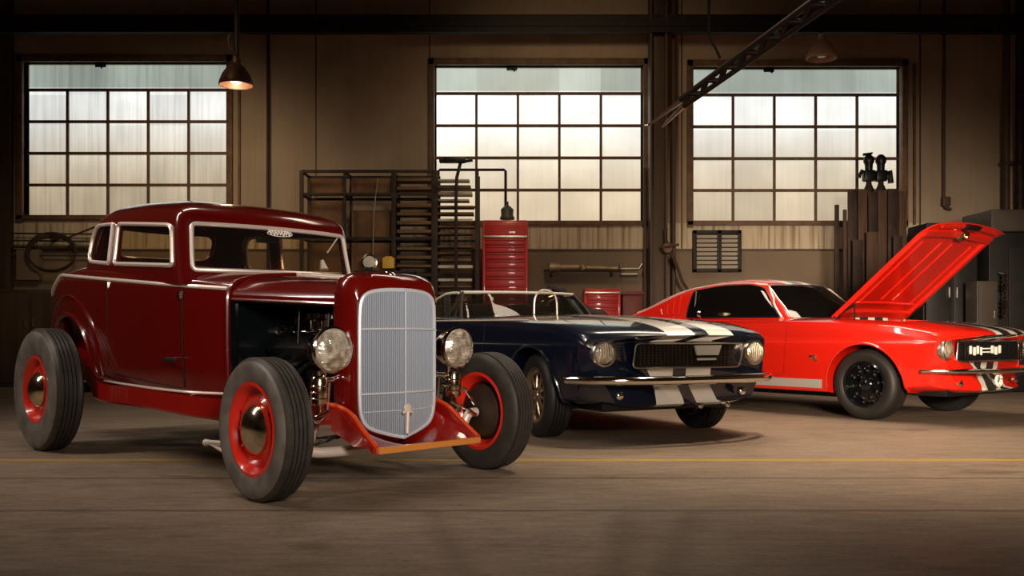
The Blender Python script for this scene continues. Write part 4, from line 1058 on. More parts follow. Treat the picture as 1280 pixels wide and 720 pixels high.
for i, (a, b_, t, bt) in enumerate(WIN):
    x0, x1, z1, z0 = WX(a), WX(b_), WZ(t), WZ(bt); cx, cz = (x0+x1)/2, (z0+z1)/2; pw, ph = (x1-x0)/5, (z1-z0)
    zt = z1-ph*.17; y = YB+.10
    fr = bmesh.new(); fw_ = .045
    for (px0, px1, pz0, pz1) in ((x0-.09, x0, z0-.09, z1+.10), (x1, x1+.09, z0-.09, z1+.10), (x0-.09, x1+.09, z1, z1+.10), (x0-.09, x1+.09, z0-.06, z0+.01)):
        box(fr, ((px0+px1)/2, YB+.02, (pz0+pz1)/2), (px1-px0, .16, pz1-pz0), .008)
    for k in range(0, 6): box(fr, (x0+k*pw, y, (z0+zt)/2), (.038 if k % 5 else .05, .05, zt-z0), .004)
    for k in range(0, 5): box(fr, (cx, y-.003, z0+(zt-z0)*k/4), (x1-x0, .055, .042), .004)
    for k in (0, 1): box(fr, (x0 if k == 0 else x1, y, cz), (.05, .05, z1-z0), .004)
    # sash extension bars at both sides, stay catch
    box(fr, (x1+.19, YB-.03, cz), (.03, .05, z1-z0+.1), .004)
    o = struct('window_%d' % (i+1), fr, M['frame'], smooth=30)
    pb = bmesh.new()
    for c_ in range(5):
        for r_ in range(4):
            box(pb, (x0+(c_+.5)*pw, y+.012, z0+(zt-z0)*(r_+.5)/4), (pw-.03, .008, (zt-z0)/4-.03))
    box(pb, (cx, y+.012, (zt+z1)/2), (x1-x0-.03, .008, z1-zt-.02))
    p = finish(pb, 'window_pane', pane_mat(i, (.22, .07, .09)[i]), o, 0); p['kind'] = 'structure'
    cb_ = bmesh.new(); box(cb_, (cx-.4, y-.04, z1-.03), (.16, .03, .05), .01); tube(cb_, [(cx-.4, y-.05, z1-.03), (cx-.36, y-.09, z1-.08)], .012, 6); q = finish(cb_, 'window_catch', M['black'], o); q['kind'] = 'structure'
# beams, columns, pipes, seams
tn = [0]
def trim(bm, m, label):
    tn[0] += 1; o = struct('trim_%d' % tn[0], bm, m, smooth=35, label=label); return o
bm = bmesh.new(); zz = WZ(33, 13.6); box(bm, ((XL+XR)/2, 13.6, zz), (XR-XL, .10, .02)); box(bm, ((XL+XR)/2, 13.6, zz+.09), (XR-XL, .03, .16)); box(bm, ((XL+XR)/2, 13.6, zz-.09), (XR-XL, .12, .02)); box(bm, ((XL+XR)/2, 13.6, zz), (XR-XL, .06, .18)); trim(bm, M['beam'], 'dark horizontal steel beam above the windows')
bm = bmesh.new()
for px in (822,):
    x = WX(px, 13.7)
    for dx in (-.11, .11): box(bm, (x+dx, 13.7, ZC/2), (.03, .26, ZC), .004)
    box(bm, (x, 13.7, ZC/2), (.2, .03, ZC), .004)
trim(bm, M['steel'], 'brown steel column between the middle and right windows')
bm = bmesh.new(); tube(bm, [(WX(842, 13.8), 13.8, 0), (WX(842, 13.8), 13.8, ZC)], .03, 10); tube(bm, [(WX(806, 13.85), 13.85, 0), (WX(806, 13.85), 13.85, 3.2)], .022, 10); trim(bm, M['steel'], 'thin pipes beside the steel column')
bm = bmesh.new(); tube(bm, [(WX(335, 13.9), 13.9, 0), (WX(335, 13.9), 13.9, ZC)], .022, 10); trim(bm, M['rust'], 'thin dark conduit right of the left window')
bm = bmesh.new(); x = WX(1180, 13.9); tube(bm, [(x, 13.9, ZC), (x, 13.9, WZ(255, 13.9)), (x+.02, 13.88, WZ(260, 13.9)), (x+.10, 13.88, WZ(262, 13.9))], .022, 10); box(bm, (x+.03, 13.9, WZ(252, 13.9)), (.12, .08, .14), .02); trim(bm, M['steel'], 'brown drop pipe ending in an elbow right of the right window')
for px, r in ((1258, .05), (1275, .06)):
    bm = bmesh.new(); x = WX(px, 13.75); tube(bm, [(x, 13.75, 0), (x, 13.75, ZC)], r, 12)
    box(bm, (x, 13.75, WZ(204, 13.75)), (r*2.6, r*2.6, .05), .01); trim(bm, M['rust'] if px > 1270 else M['steel'], 'vertical pipe at the right end of the back wall')
bm = bmesh.new(); box(bm, (WX(11), YB-.06, ZC/2), (.16, .12, ZC), .01); trim(bm, M['steel'], 'narrow column left of the left window')
bm = bmesh.new()
for px in (537, 852, 1150, 395): box(bm, (WX(px), YB-.004, 4.2), (.02, .012, 4.4))
box(bm, ((XL+XR)/2, YB-.01, 2.0), (XR-XL, .02, .03)); trim(bm, M['steel'], 'wall panel seams and dado strip')
bm = bmesh.new()   # wall pipes left under window
for py, r in ((291, .012), (300, .012), (308, .02), (318, .012)):
    tube(bm, [(XL, 13.9, WZ(py, 13.9)), (WX(150), 13.9, WZ(py+2, 13.9))], r, 8)
trim(bm, M['steel'], 'thin horizontal pipes under the left window')
# ------------------------------------------------ things on and by the wall
def thing(name, bm, m, label, cat, group=None, smooth=35):
    o = finish(bm, name, m, None, smooth); return tag(o, label, cat, group)
# cable hoop on left pipes
bm = bmesh.new()
for k in range(3):
    r = .34+k*.012; tube(bm, [(WX(66, 13.8)+r*math.cos(a), 13.78-.012*k, WZ(318, 13.8)+.02*k+r*.75*math.sin(a)) for a in np.linspace(0, 2*PI, 40)[:-1]], .014, 6, True)
tube(bm, [(WX(66, 13.8), 13.76, WZ(300, 13.8)), (WX(85, 13.8), 13.76, WZ(298, 13.8)), (WX(120, 13.8), 13.76, WZ(284, 13.8))], .014, 6)
tube(bm, [(WX(66, 13.8), 13.985, WZ(318, 13.8)+.265), (WX(66, 13.8), 13.70, WZ(318, 13.8)+.275)], .02, 8)
thing('cable_coil', bm, M['cable'], 'brown cable coiled in a hoop on the wall below the left window', 'cable')
# panel cabinets left low
r0 = empty('wall_cabinet', 'low dull brown cabinet against the wall, left behind the maroon car', 'cabinet')
x0, x1 = WX(2, 13.6), WX(95, 13.6)
bm = bmesh.new(); box(bm, ((x0+x1)/2, 13.6, WZ(362, 13.6)/2), (x1-x0, .5, WZ(362, 13.6)-.02), .01); finish(bm, 'cabinet_body', M['greybox'], r0)
for k in range(2):
    bm = bmesh.new(); w = (x1-x0)/2; box(bm, (x0+w*(k+.5), 13.34, WZ(362, 13.6)/2), (w-.04, .02, WZ(362, 13.6)-.12), .005); d = finish(bm, 'cabinet_door', M['steel'], r0)
    bm = bmesh.new(); box(bm, (x0+w*(k+.5)+(.4*w if k == 0 else -.4*w), 13.32, .9), (.02, .03, .12), .004); finish(bm, 'cabinet_handle', M['alu'], d)
bm = bmesh.new(); prism(bm, [(WX(22, 13.9), WZ(350, 13.9)), (WX(50, 13.9), WZ(350, 13.9)), (WX(50, 13.9), WZ(312, 13.9)), (WX(22, 13.9), WZ(312, 13.9))], 'Y', 13.86, 14.01); 
thing('junction_box', bm, M['wall'], 'pale square wall box behind the cable coil', 'box')

# pendant lamps
def pendant(x, y, zb, r, label, cordtop, mshade, s=1., lit=True):
    rt = empty('pendant_lamp', label, 'lamp', loc=(x, y, zb))
    bm = bmesh.new(); lathe(bm, [(r, 0), (r*1.02, .01), (r*.98, .05*s), (r*.82, .13*s), (r*.5, .22*s), (r*.25, .26*s), (r*.2, .34*s), (0, .35*s), ], 'Z', 40)
    lathe(bm, [(r*.97, .005), (r*.78, .12*s), (r*.46, .21*s), (0, .24*s)], 'Z', 40); finish(bm, 'lamp_shade', mshade, rt)
    bm = bmesh.new(); lathe(bm, [(0, .02), (.05, .03), (.075, .07), (.05, .13), (.03, .18)], 'Z', 24); finish(bm, 'bulb', M['bulb'] if lit else M['silver'], rt)
    bm = bmesh.new(); tube(bm, [(0, 0, .33*s), (0, 0, cordtop-zb)], .008, 6); tube(bm, [(0, 0, .34*s), (-.03, 0, .42*s), (-.07, 0, .44*s), (-.09, 0, .55*s), (-.06, 0, .62*s)], .006, 6); finish(bm, 'lamp_cord', M['black'], rt)
    if not lit: return rt
    L_ = bpy.data.lights.new('lamp_light', 'POINT'); L_.energy = 12; L_.color = (1, .7, .42); L_.shadow_soft_size = .06
    lo = bpy.data.objects.new('lamp_light', L_); C.objects.link(lo); lo.location = (x, y, zb-.05)
    return rt
d = 10.5
pendant(WX(295, d), d, WZ(107, d), .185, 'lit rusty pendant lamp hanging beside the left window', ZC, M['shade'], .95)
pendant(WX(1027, 12), 12, WZ(74, 12), .19, 'pale rimmed pendant lamp hanging above the right window', ZC, mat('pale_brown_shade', (.42, .28, .18), .4), .95, False)
bm = bmesh.new(); x = WX(296, d); tube(bm, [(x, d, ZC), (x, d, WZ(70, d))], .03, 10); trim(bm, M['beam'], 'dark drop pipe above the left pendant lamp')
# diagonal boom
rt = empty('crane_boom', 'long dark diagonal boom hanging across the upper right', 'boom')
A = Vector((WX(812, 11.5), 11.5, WZ(158, 11.5))); B = Vector((WX(1062, 9.0), 9.0, WZ(-22, 9.0)))
bm = bmesh.new(); dr = (B-A).normalized(); nn = dr.cross(Vector((0, 1, 0))).normalized()
P0 = A.lerp(B, .2)
tube(bm, [P0+nn*.045, B+nn*.07], .035, 8); tube(bm, [P0-nn*.045, B-nn*.07], .03, 8)
for k in range(16):
    t0, t1 = k/16, (k+1)/16; s0 = 1 if k % 2 else -1
    tube(bm, [P0.lerp(B, t0)+nn*.05*s0, P0.lerp(B, t1)-nn*.05*s0], .032, 6)
finish(bm, 'boom_truss', M['beam'], rt)
for t_ in (.98,): hp_ = P0.lerp(B, t_); bm = bmesh.new(); tube(bm, [hp_, (hp_.x, hp_.y, ZC)], .03, 8); finish(bm, 'hanger_rod', M['beam'], rt)
bm = bmesh.new(); tube(bm, [P0+nn*.03, A+nn*.02+Vector((.0, 0, 0)), A+Vector((-.06, 0, .01))], [.03, .014, .01], 8); tube(bm, [P0-nn*.04, A.lerp(P0, .45)-nn*.08, A.lerp(P0, .28)-nn*.10], [.028, .018, .008], 8); o = finish(bm, 'boom_hook', M['alu'], rt)
bm = bmesh.new(); x = WX(888, 11); tube(bm, cr(np.array([(x, 11, WZ(-40, 11)), (x-.02, 11, WZ(20, 11)), (x-.01, 11, WZ(45, 11)), (x+.06, 11, WZ(60, 11)), (x+.12, 11, WZ(74, 11))]), 5), .016, 6); thing('hanging_cable', bm, M['black'], 'black cable hanging from the ceiling left of the diagonal boom', 'cable')

# storage rack and boards
D = 13.1
rt = empty('storage_rack', 'tall brown steel rack against the wall behind the maroon car', 'rack', loc=(0, 0, 0))
def rx(px): return WX(px, D)
def rz_(py): return WZ(py, D)
for px, w in ((382, .05), (435, .035), (495, .06), (545, .085), (597, .05)):
    for yy in (D-.25, D+.25):
        bm = bmesh.new(); zt = rz_(217); box(bm, (rx(px), yy, zt/2), (w, .05, zt), .004); finish(bm, 'upright', M['rust'], rt)
for py in (218, 246, 300, 345, 395):
    bm = bmesh.new()
    for yy in (D-.25, D+.25): box(bm, ((rx(382)+rx(545))/2, yy, rz_(py)), (rx(545)-rx(382), .03, .04), .004)
    for px in (382, 435, 495, 545): box(bm, (rx(px), D, rz_(py)), (.03, .5, .03), .003)
    finish(bm, 'shelf_rail', M['rust'], rt)
for py in (257, 300, 345, 395):
    bm = bmesh.new(); box(bm, ((rx(497)+rx(597))/2, D+.25, rz_(py)+.01), (rx(597)-rx(497), .02, .03), .003); finish(bm, 'shelf_rail', M['rust'], rt)
# plywood sheets in left bays (stood on rails)
first = None
for i, (a, b_, t, bt) in enumerate(((386, 431, 222, 244), (386, 431, 250, 298), (439, 491, 222, 244), (439, 491, 262, 298), (439, 491, 303, 343), (386, 431, 303, 343))):
    bm = bmesh.new(); box(bm, ((rx(a)+rx(b_))/2, D+.05, (rz_(t)+rz_(bt))/2-.005), (rx(b_)-rx(a), .04+.02*(i % 3), rz_(t)-rz_(bt)), .004)
    thing('wood_panel', bm, M['ply'], ['upper left brown panel in the storage rack', 'tall brown panel in the left bay of the rack, second row', 'brown panel at the top of the second rack bay', 'brown panel in the second rack bay, second row',
          'brown panel in the second rack bay, third row', 'brown panel in the left rack bay, third row'][i], 'panel', 'brown panels in the rack')
# horizontal boards in right bays, resting on pegs
k = 0
for py in np.arange(228, 395, 10.6):
    if min(abs(py-v) for v in (246, 300, 345, 395)) < 5: continue
    bm = bmesh.new(); box(bm, ((rx(499)+rx(541))/2, D-.12, rz_(py)), (rx(541)-rx(499), .28, .035+.02*random.random()), .004)
    thing('board', bm, M['wood'], 'brown board lying in the slatted middle bay of the rack', 'board', 'boards in the middle rack bay'); k += 1
for py in np.arange(228, 395, 8.2):
    if min(abs(py-v) for v in (257, 300, 345, 395)) < 3.5: continue
    j = random.random(); bm = bmesh.new(); box(bm, ((rx(549)+rx(594-8*j))/2, D-.10, rz_(py)), (rx(594-8*j)-rx(549), .24, .020+.02*random.random()), .003)
    thing('slat', bm, M['slatlight'] if random.random() < .3 else M['wood'], 'thin slat lying in the right open bay of the rack before the window', 'slat', 'slats in the right rack bay')
bm = bmesh.new(); y = D-.3
tube(bm, [(rx(470), y-.015, 0), (rx(470), y-.015, rz_(337)), (rx(471), y-.01, rz_(270)), (rx(476), y-.01, rz_(228))], [.012, .010, .009, .006], 8)
thing('steel_rod', bm, M['alu'], 'thin upright rod leaning in front of the storage rack', 'rod')
# inverted pipe frame right of the rack
bm = bmesh.new(); y = 13.62; X0, X1, zt = WX(548, y), WX(632, y), WZ(214, y)
tube(bm, [(X0, y, 0), (X0, y, zt), (X0+.02, y, zt+.02), (X1-.02, y, zt+.02), (X1, y, zt), (X1, y, 0)], .02, 8); thing('pipe_frame', bm, M['rust'], 'thin inverted U pipe frame standing beside the storage rack', 'frame')
# floor work light, dark head
y = 12.35; xx = WX(570, y); zt = WZ(203, y)
rt = empty('work_light', 'dark work light on a tall pole before the middle window', 'lamp', loc=(xx, y, 0))
bm = bmesh.new(); tube(bm, [(0, 0, 0), (0, 0, zt-.45), (.01, 0, zt-.2), (.06, 0, zt)], .022, 8); finish(bm, 'pole', M['rust'], rt)
bm = bmesh.new()
for a in (0, 2.1, 4.2): tube(bm, [(0, 0, .25), (.3*math.cos(a), .3*math.sin(a), .02)], .014, 6)
finish(bm, 'tripod_base', M['rust'], rt)
bm = bmesh.new(); box(bm, (-.02, 0, zt+.03), (.30, .16, .07), .025); box(bm, (-.17, 0, zt+.02), (.10, .12, .05), .015); tube(bm, [(.05, 0, zt+.0), (.22, 0, zt+.03)], .02, 8); finish(bm, 'lamp_head', M['black'], rt)
# small objects on the rack shelf seen above the grille
bm = bmesh.new(); y = 12.62; c = (WX(462, y), y, WZ(328, y)); 
rt = empty('round_gauge', 'round pale dial standing on a shelf above the maroon car grille', 'gauge', loc=c)
lathe(bm, [(0, .05), (.09, .05), (.11, .03), (.11, -.03), (.09, -.035), (0, -.03)], 'Y', 28); finish(bm, 'gauge_case', M['brass'], rt)
bm = bmesh.new(); lathe(bm, [(0, -.045), (.06, -.043), (.085, -.034)], 'Y', 28); finish(bm, 'gauge_dial', M['whiteenamel'], rt)
bm = bmesh.new(); box(bm, (0, 0, -.085), (.10, .08, .05), .01); finish(bm, 'gauge_foot', M['rust'], rt)
bm = bmesh.new(); y = 12.62; box(bm, (WX(486, y), y, WZ(329, y)), (.16, .12, .15), .015); box(bm, (WX(486, y), y, WZ(322, y)), (.10, .08, .03), .01); thing('yellow_tin', bm, M['yellow'], 'small yellow tin on the shelf above the grille of the maroon car', 'tin')
bm = bmesh.new(); y = 12.62; zs = WZ(338.5, y); box(bm, ((WX(445, y)+WX(520, y))/2, y, zs-.02), (WX(520, y)-WX(445, y), .26, .03), .005); 
for px in (448, 516): box(bm, (WX(px, y), y, (zs-.036)/2), (.04, .2, zs-.038), .004)
thing('side_shelf', bm, M['rust'], 'narrow dark shelf stand in front of the storage rack', 'shelf')

# tool chests
def chest(name, label, xa, xb, top, bot, y, drawers, depth, lid=.0):
    x0, x1 = WX(xa, y), WX(xb, y); zt = WZ(top, y); zb = bot; w = x1-x0; cx = (x0+x1)/2
    rt = empty(name, label, 'tool chest', loc=(cx, y+depth/2, 0))
    bm = bmesh.new(); box(bm, (0, 0, (zt+zb)/2), (w, depth, zt-zb), .02); box(bm, (0, .01, zt+.01), (w*.96, depth*.9, .03), .012)
    for s in (-1, 1): box(bm, (s*(w/2-.02), -depth/2-.004, (zt+zb)/2), (.035, .012, zt-zb-.02), .003)
    finish(bm, 'chest_body', M['toolred'], rt)
    z = zt-.03-lid
    for h in drawers:
        bm = bmesh.new(); box(bm, (0, -depth/2-.012, z-h/2), (w-.09, .03, h-.016), .006); dd = finish(bm, 'drawer', M['toolred'], rt)
        bm = bmesh.new(); box(bm, (0, -depth/2-.032, z-.022), (w-.10, .016, .016), .005); finish(bm, 'drawer_pull', M['toolred'], dd)
        z -= h
    if lid:
        bm = bmesh.new(); box(bm, (0, -depth/2-.012, zt-lid/2-.02), (w-.06, .03, lid-.03), .008); finish(bm, 'lid_front', M['toolred'], rt)
        bm = bmesh.new(); box(bm, (0, -depth/2-.02, zt-lid-.01), (w-.02, .03, .025), .006); finish(bm, 'lid_trim', M['alu'], rt)
    if zb > .05:
        for sx in (-1, 1):
            for sy in (-1, 1):
                bm = bmesh.new(); lathe(bm, [(0, -.02), (.06, -.02), (.06, .02), (0, .02)], 'X', 20, (sx*(w/2-.08), sy*(depth/2-.08), .06)); box(bm, (sx*(w/2-.08), sy*(depth/2-.08), .11), (.06, .06, .06), .005); finish(bm, 'caster', M['black'], rt)
    return rt
chest('tall_tool_chest', 'tall red tool chest with many drawers between the rack and the middle window', 603, 660, 277, .13, 13.0, [.10, .10, .10, .12, .12, .14, .16, .20, .2, .2], .5, .2)
chest('small_tool_chest', 'small red tool chest with few drawers right of the tall one', 730, 776, 363, .75, 12.6, [.09, .10, .10, .12], .42, 0.02)
bm = bmesh.new(); x0, x1 = WX(722, 12.6), WX(808, 12.6); box(bm, ((x0+x1)/2, 12.85, .725), (x1-x0+.1, .6, .04), .005)
b3 = bm; rt = empty('workbench', 'dark workbench under the small red tool chest', 'bench'); finish(b3, 'bench_top', M['rust'], rt)
for xx in (x0, x1):
    for yy in (12.6, 13.1): bm = bmesh.new(); box(bm, (xx, yy, .352), (.06, .06, .704), .005); finish(bm, 'leg', M['rust'], rt)
bm = bmesh.new(); box(bm, (WX(789, 12.8), 12.85, .745+.27), (.26, .32, .54), .015); box(bm, (WX(789, 12.8), 12.85, .745+.56), (.32, .36, .05), .01); thing('red_canister', bm, mat('dark_red_box', (.16, .02, .012), .5, noise=.3), 'dark red box close beside the small tool chest', 'box')
y = 13.2; c = (WX(634, y), y, WZ(277, y)+.03)
bm = bmesh.new(); lathe(bm, [(0, 0), (.10, 0), (.105, .02), (.085, .06), (.09, .14), (.05, .18), (.02, .2), (.02, .25), (0, .25)], 'Z', 28, c); thing('oil_can', bm, M['greenpot'], 'green grey can standing on top of the tall tool chest', 'can')
# bar clamp/ torch tube on wall bracket
rt = empty('wall_tool_bracket', 'long narrow tool shelf on the wall below the middle window', 'shelf')
y = 13.85; bm = bmesh.new(); box(bm, ((WX(680, y)+WX(776, y))/2, y, WZ(338, y)), (WX(776, y)-WX(680, y), .2, .03), .005); finish(bm, 'shelf_board', M['rust'], rt)
for px in (690, 765): bm = bmesh.new(); box(bm, (WX(px, y), y+.02, WZ(342, y)), (.03, .18, .08), .004); finish(bm, 'bracket', M['rust'], rt)
bm = bmesh.new(); y = 13.8; z = WZ(334, y)
tube(bm, [(WX(687, y), y, z), (WX(700, y), y, z)], .07, 14); tube(bm, [(WX(700, y), y, z), (WX(722, y), y, z)], .045, 12); tube(bm, [(WX(722, y), y, z), (WX(772, y), y, z-.02)], .035, 12); tube(bm, [(WX(727, y), y-.02, z+.03), (WX(730, y), y-.02, z-.03)], .055, 12)
thing('hydraulic_ram', bm, mat('tan_pipe', (.42, .3, .2), .45, .3, noise=.4), 'long tan tube tool lying on the narrow wall shelf', 'tool')
bm = bmesh.new(); y = 13.85; z = WZ(338, y)
tube(bm, [(WX(776, y), y, z+.12), (WX(777, y), y, z-.02)], .02, 8); tube(bm, [(WX(776, y), y, z+.02), (WX(799, y), y, z+.02)], .022, 8); tube(bm, [(WX(776, y), y, z-.06), (WX(797, y), y, z-.06)], .022, 8); tube(bm, [(WX(799, y), y, z+.02), (WX(803, y), y, z+.1)], .02, 8)
thing('wall_hooks', bm, M['alu'], 'pale double rail hook beside the narrow wall shelf', 'hook')
# hose behind convertible
y = 12.4; bm = bmesh.new()
tube(bm, [(a, b_, max(c_, .05)) for a, b_, c_ in cr(np.array([(WX(676, y), y, .05), (WX(684, y), y, WZ(372, y)), (WX(697, y), y, WZ(362, y)), (WX(712, y), y, WZ(372, y)), (WX(735, y), y, WZ(388, y)), (WX(760, y), y, WZ(402, y)), (WX(775, y), y, .06)]), 5)], .05, 10)
thing('exhaust_hose', bm, M['rubberhose'], 'thick dark hose arching behind the navy car', 'hose')
# hand pump hose by column
y = 13.5; rt = empty('wall_valve', 'rusty valve with a drooping hose right of the steel column', 'valve')
bm = bmesh.new(); lathe(bm, [(0, -.03), (.07, -.03), (.09, 0), (.07, .03), (0, .03)], 'Y', 20, (WX(834, y), y, WZ(310, y))); tube(bm, [(WX(832, y), y, WZ(286, y)), (WX(833, y), y, WZ(310, y))], .022, 8); tube(bm, [(WX(825, y), y-.05, WZ(310, y)), (WX(848, y), y-.05, WZ(306, y))], .018, 8); finish(bm, 'valve_body', M['shade'], rt)
bm = bmesh.new(); tube(bm, cr(np.array([(WX(836, y), y, WZ(312, y)), (WX(845, y), y, WZ(330, y)), (WX(853, y), y, WZ(352, y)), (WX(862, y), y, WZ(375, y)), (WX(868, y), y, .1)]), 4), .022, 8); finish(bm, 'valve_hose', M['cable'], rt)
bm = bmesh.new(); tube(bm, [(WX(833, y), y, WZ(310, y)), (WX(833, y), 13.7, WZ(310, y))], .02, 8); finish(bm, 'mounting_arm', M['rust'], rt)
# louvred vent
rt = empty('wall_vent', 'dark framed louvre vent under the right window', 'vent')
y = 13.93; x0, x1, z1, z0 = WX(866, y), WX(926, y), WZ(288, y), WZ(340, y); bm = bmesh.new()
for (a, b_, c_, d_) in ((x0, x0+.05, z0, z1), (x1-.05, x1, z0, z1), (x0, x1, z0, z0+.04), (x0, x1, z1-.05, z1), ((x0+x1)/2-.0, (x0+x1)/2+.06, z0, z1)): box(bm, ((a+b_)/2, y, (c_+d_)/2), (b_-a, .10, d_-c_), .004)
finish(bm, 'vent_frame', M['beam'], rt)
bm = bmesh.new(); box(bm, ((x0+x1)/2, y+.05, (z0+z1)/2), (x1-x0, .02, z1-z0)); finish(bm, 'vent_backing', M['black'], rt)
for k in range(8):
    for (a, b_) in ((x0+.05, (x0+x1)/2), ((x0+x1)/2+.06, x1-.05)):
        bm = bmesh.new(); box(bm, (0, 0, 0), (b_-a, .008, .05), 0, Matrix.Rotation(.75, 3, 'X')); o = finish(bm, 'vent_slat', M['slatlight'], rt); o.location = ((a+b_)/2, y-.01, z0+.075+k*.064)
# timber and cylinders at right
y = 12.9
items = [(1046, 256, .035, 'tall narrow post leaning farthest left in the timber stack'), (1056, 262, .03, ''), (1066, 237, .09, ''), (1078, 237, .08, ''), (1091, 240, .07, ''), (1103, 238, .08, ''), (1116, 236, .09, ''), (1128, 239, .07, ''), (1072, 300, .09, ''), (1090, 290, .1, ''), (1122, 295, .08, '')]
labs = ['tall narrow post at the left end of the timber stack', 'thin batten second from the left in the timber stack', 'wide dark plank at the left of the main timber stack', 'second wide dark plank of the main timber stack', 'dark plank below the black torch heads, left one', 'dark plank below the black torch heads, right one', 'wide dark plank right of the torch heads', 'dark plank at the right end of the timber stack', 'short plank standing before the left of the timber stack', 'short plank standing before the middle of the timber stack', 'short plank standing before the right of the timber stack']
for i, (px, py, hw, _) in enumerate(items):
    yy = y+(.0 if i < 8 else -.16)+.03*(i % 3); bm = bmesh.new(); zt = WZ(py, yy); box(bm, (WX(px, yy), yy, zt/2), (hw*1.55, .035, zt), .004, )
    thing('timber_plank', bm, M['plank'] if i % 2 else M['rust'], labs[i], 'plank', 'planks standing at the right of the back wall')
for i, (px, lab) in enumerate(((1086, 'black torch head with a side nozzle above the planks'), (1101, 'black bulky torch head right of its neighbour above the planks'))):
    yy = 13.25; x = WX(px, yy); rt = empty('gas_cylinder', lab, 'cylinder', 'gas cylinders behind the timber', loc=(x, yy, 0))
    zs = WZ(236, yy); bm = bmesh.new(); lathe(bm, [(0, 0), (.075, 0), (.08, .03), (.08, zs-.1), (.065, zs), (.04, zs+.06), (.035, zs+.1), (0, zs+.1)], 'Z', 28); finish(bm, 'cylinder_body', M['rust'], rt)
    bm = bmesh.new(); zz = WZ(220, yy); box(bm, (0, 0, zz), (.16, .14, .16), .03); lathe(bm, [(0, 0), (.05, 0), (.055, .1), (.075, .14), (.07, .2), (.03, .24), (0, .24)], 'Z', 16, (0, 0, zz+.06))
    if i == 0: tube(bm, [(0, 0, zz+.02), (-.10, 0, zz+.07), (-.14, 0, zz-.02)], .03, 8); tube(bm, [(-.02, 0, zz+.27), (.05, 0, zz+.32), (-.08, 0, zz+.3)], .02, 8)
    else: tube(bm, [(0, 0, zz), (.13, 0, zz+.05), (.14, 0, zz-.1)], .045, 8)
    finish(bm, 'valve_head', M['black'], rt)
# right side: dark machine cabinets
rt = empty('machine_cabinet', 'large sooty black cabinet behind the raised red hood', 'cabinet')
y = 12.4; x0, x1 = WX(1158, y), WX(1222, y); zt = WZ(268+10, y); bm = bmesh.new(); box(bm, ((x0+x1)/2, y+.3, zt/2), (x1-x0, .6, zt-.01), .02); finish(bm, 'cabinet_body', M['sooty'], rt)
for k in range(2):
    bm = bmesh.new(); w = (x1-x0)/2; box(bm, (x0+w*(k+.5), y-.01, zt/2+.05), (w-.03, .02, zt-.25), .006); dd = finish(bm, 'cabinet_door', M['sooty'], rt)
    bm = bmesh.new(); box(bm, (x0+w+(-.05 if k == 0 else .05), y-.035, 1.3), (.02, .03, .14), .005); finish(bm, 'cabinet_handle', M['alu'], dd)
rt = empty('switchgear_cabinet', 'dark grey cabinet with an overhanging top at the right edge', 'cabinet')
y = 12.2; x0, x1 = WX(1236, y), WX(1330, y); bm = bmesh.new(); zt = WZ(290, y); box(bm, ((x0+x1)/2, y+.35, zt/2), (x1-x0, .7, zt-.01), .02); finish(bm, 'cabinet_body', M['sooty'], rt)
bm = bmesh.new(); box(bm, ((x0+x1)/2, y+.3, zt+.14), (x1-x0+.04, .8, .29), .03); finish(bm, 'cabinet_top', M['greybox'], rt)
bm = bmesh.new(); box(bm, ((x0+x1)/2+.1, y-.012, zt/2), (x1-x0-.3, .02, zt-.4), .01); finish(bm, 'cabinet_door', M['sooty'], rt)
bm = bmesh.new(); y = 11.9; x0, x1 = WX(1221, y), WX(1247, y); zt = WZ(351, y); box(bm, ((x0+x1)/2, y+.15, zt/2), (x1-x0, .3, zt-.005), .01); 
rt = empty('locker', 'narrow brown grey locker standing behind the nose of the red car', 'cabinet'); finish(bm, 'locker_body', M['greybox'], rt)
bm = bmesh.new(); box(bm, ((x0+x1)/2, y-.008, zt/2), (x1-x0-.04, .014, zt-.1), .004); d1 = finish(bm, 'locker_door', M['greybox'], rt)
bm = bmesh.new(); box(bm, (x1-.05, y-.025, 1.0), (.015, .02, .1), .004); finish(bm, 'locker_handle', M['alu'], d1)
# hanging chain
y = 11.95; x = WX(1256, y); bm = bmesh.new(); z = WZ(345, y)
while z > WZ(398, y):
    s = random.choice((.018, .026, .034)); lathe(bm, [(0, -.03), (s, -.015), (s, .015), (0, .03)], 'Z', 10, (x, y, z)); z -= .055
tube(bm, [(x, y, WZ(340, y)), (x, y, WZ(398, y))], .006, 6); tube(bm, [(x-.0, y, WZ(342, y)), (x, y+.14, WZ(342, y)+.02)], .012, 6)
thing('hanging_chain', bm, M['chrome'], 'short bright chain hanging on the dark cabinet at far right', 'chain')

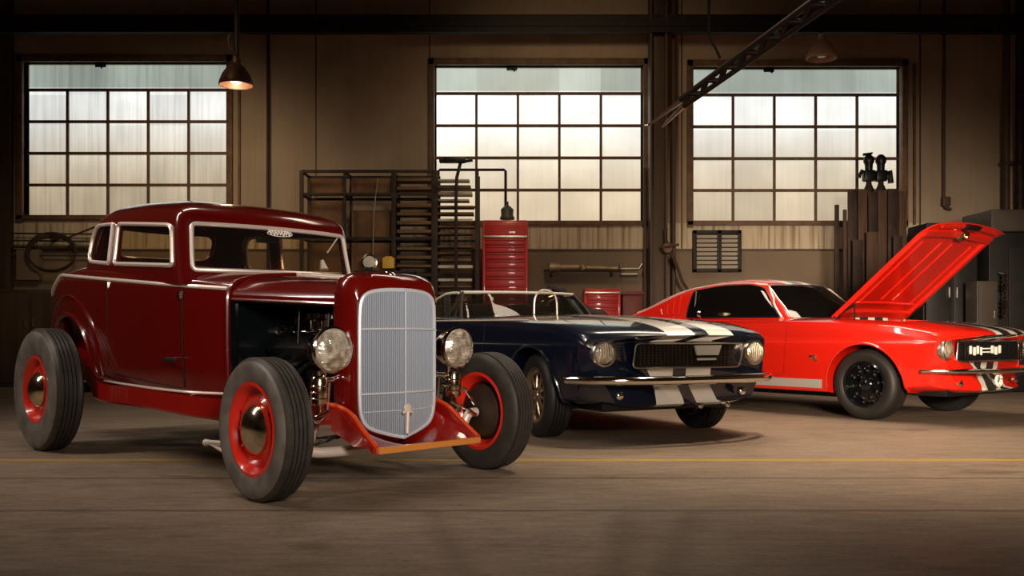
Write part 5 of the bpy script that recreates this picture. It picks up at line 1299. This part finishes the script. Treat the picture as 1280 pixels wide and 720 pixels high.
# ------------------------------------------------------------------ light
def area(name, loc, target, size, size_y, power, col, spread=180, shape='RECTANGLE'):
    L_ = bpy.data.lights.new(name, 'AREA'); L_.shape = shape; L_.size = size; L_.size_y = size_y; L_.energy = power; L_.color = col; L_.spread = math.radians(spread)
    o = bpy.data.objects.new(name, L_); C.objects.link(o); o.location = loc
    o.rotation_euler = (Vector(target)-Vector(loc)).to_track_quat('-Z', 'Y').to_euler(); return o
def spot(name, loc, target, power, col, ang, blend=1., r=.2):
    L_ = bpy.data.lights.new(name, 'SPOT'); L_.energy = power; L_.color = col; L_.spot_size = math.radians(ang); L_.spot_blend = blend; L_.shadow_soft_size = r
    o = bpy.data.objects.new(name, L_); C.objects.link(o); o.location = loc
    o.rotation_euler = (Vector(target)-Vector(loc)).to_track_quat('-Z', 'Y').to_euler(); return o
area('overhead_fill_mid', (2.2, 9.2, 6.2), (2.2, 9.2, 0), 4.5, 1.0, 110, (1, .82, .63), 95)  # unseen fill lamp added for brightness, no fixture there
area('overhead_fill_rod', (-2.6, 6.6, 5.2), (-1.8, 6.0, 0), 2.2, .35, 20, (1, .85, .7), 120)  # unseen lamp added above the hot rod, no fixture there
area('strip_left', (-6.0, 4.5, 5.0), (-1.8, 6.0, .8), .4, 4.0, 55, (1, .86, .74), 90)  # unseen strip added to put highlights on the hot rod edges
spot('floor_spot', (2.6, 6.4, 5.8), (2.1, 6.3, 0), 1400, (1, .81, .60), 52, 1., .4)
spot('wall_wash', (.2, 8.5, 5.6), (1.2, 14, 2.4), 330, (1, .73, .45), 78, 1., .5)
spot('wall_wash_left', (-3.8, 9.6, 4.6), (-4.6, 14, 1.9), 330, (1, .73, .45), 72, 1., .5)
area('coupe_soft', (2.0, -1.0, 1.9), (3.9, 9.0, .9), 1.6, 1.2, 62, (1, .80, .6), 30)
area('rod_front_soft', (1.2, -.6, 2.2), (-.4, 5.0, 1.0), 1.2, 1.0, 24, (1, .86, .72), 42)
w = bpy.data.worlds.new('w'); SC.world = w; w.use_nodes = True
w.node_tree.nodes['Background'].inputs[0].default_value = (.9, .7, .5, 1); w.node_tree.nodes['Background'].inputs[1].default_value = .01
# ------------------------------------------------------------------ camera
cam = bpy.data.cameras.new('camera'); co = bpy.data.objects.new('camera', cam); C.objects.link(co)
co.location = (0, 0, HC); co.rotation_euler = (PI/2, 0, 0); cam.sensor_width = 36; cam.lens = F/1280*36; cam.shift_y = (HZ-360)/1280
cam.dof.use_dof = False
SC.camera = co
SC.view_settings.view_transform = 'Standard'; SC.view_settings.look = 'None'; SC.view_settings.gamma = 1; SC.view_settings.use_curve_mapping = False
SC.view_settings.exposure = 0.0
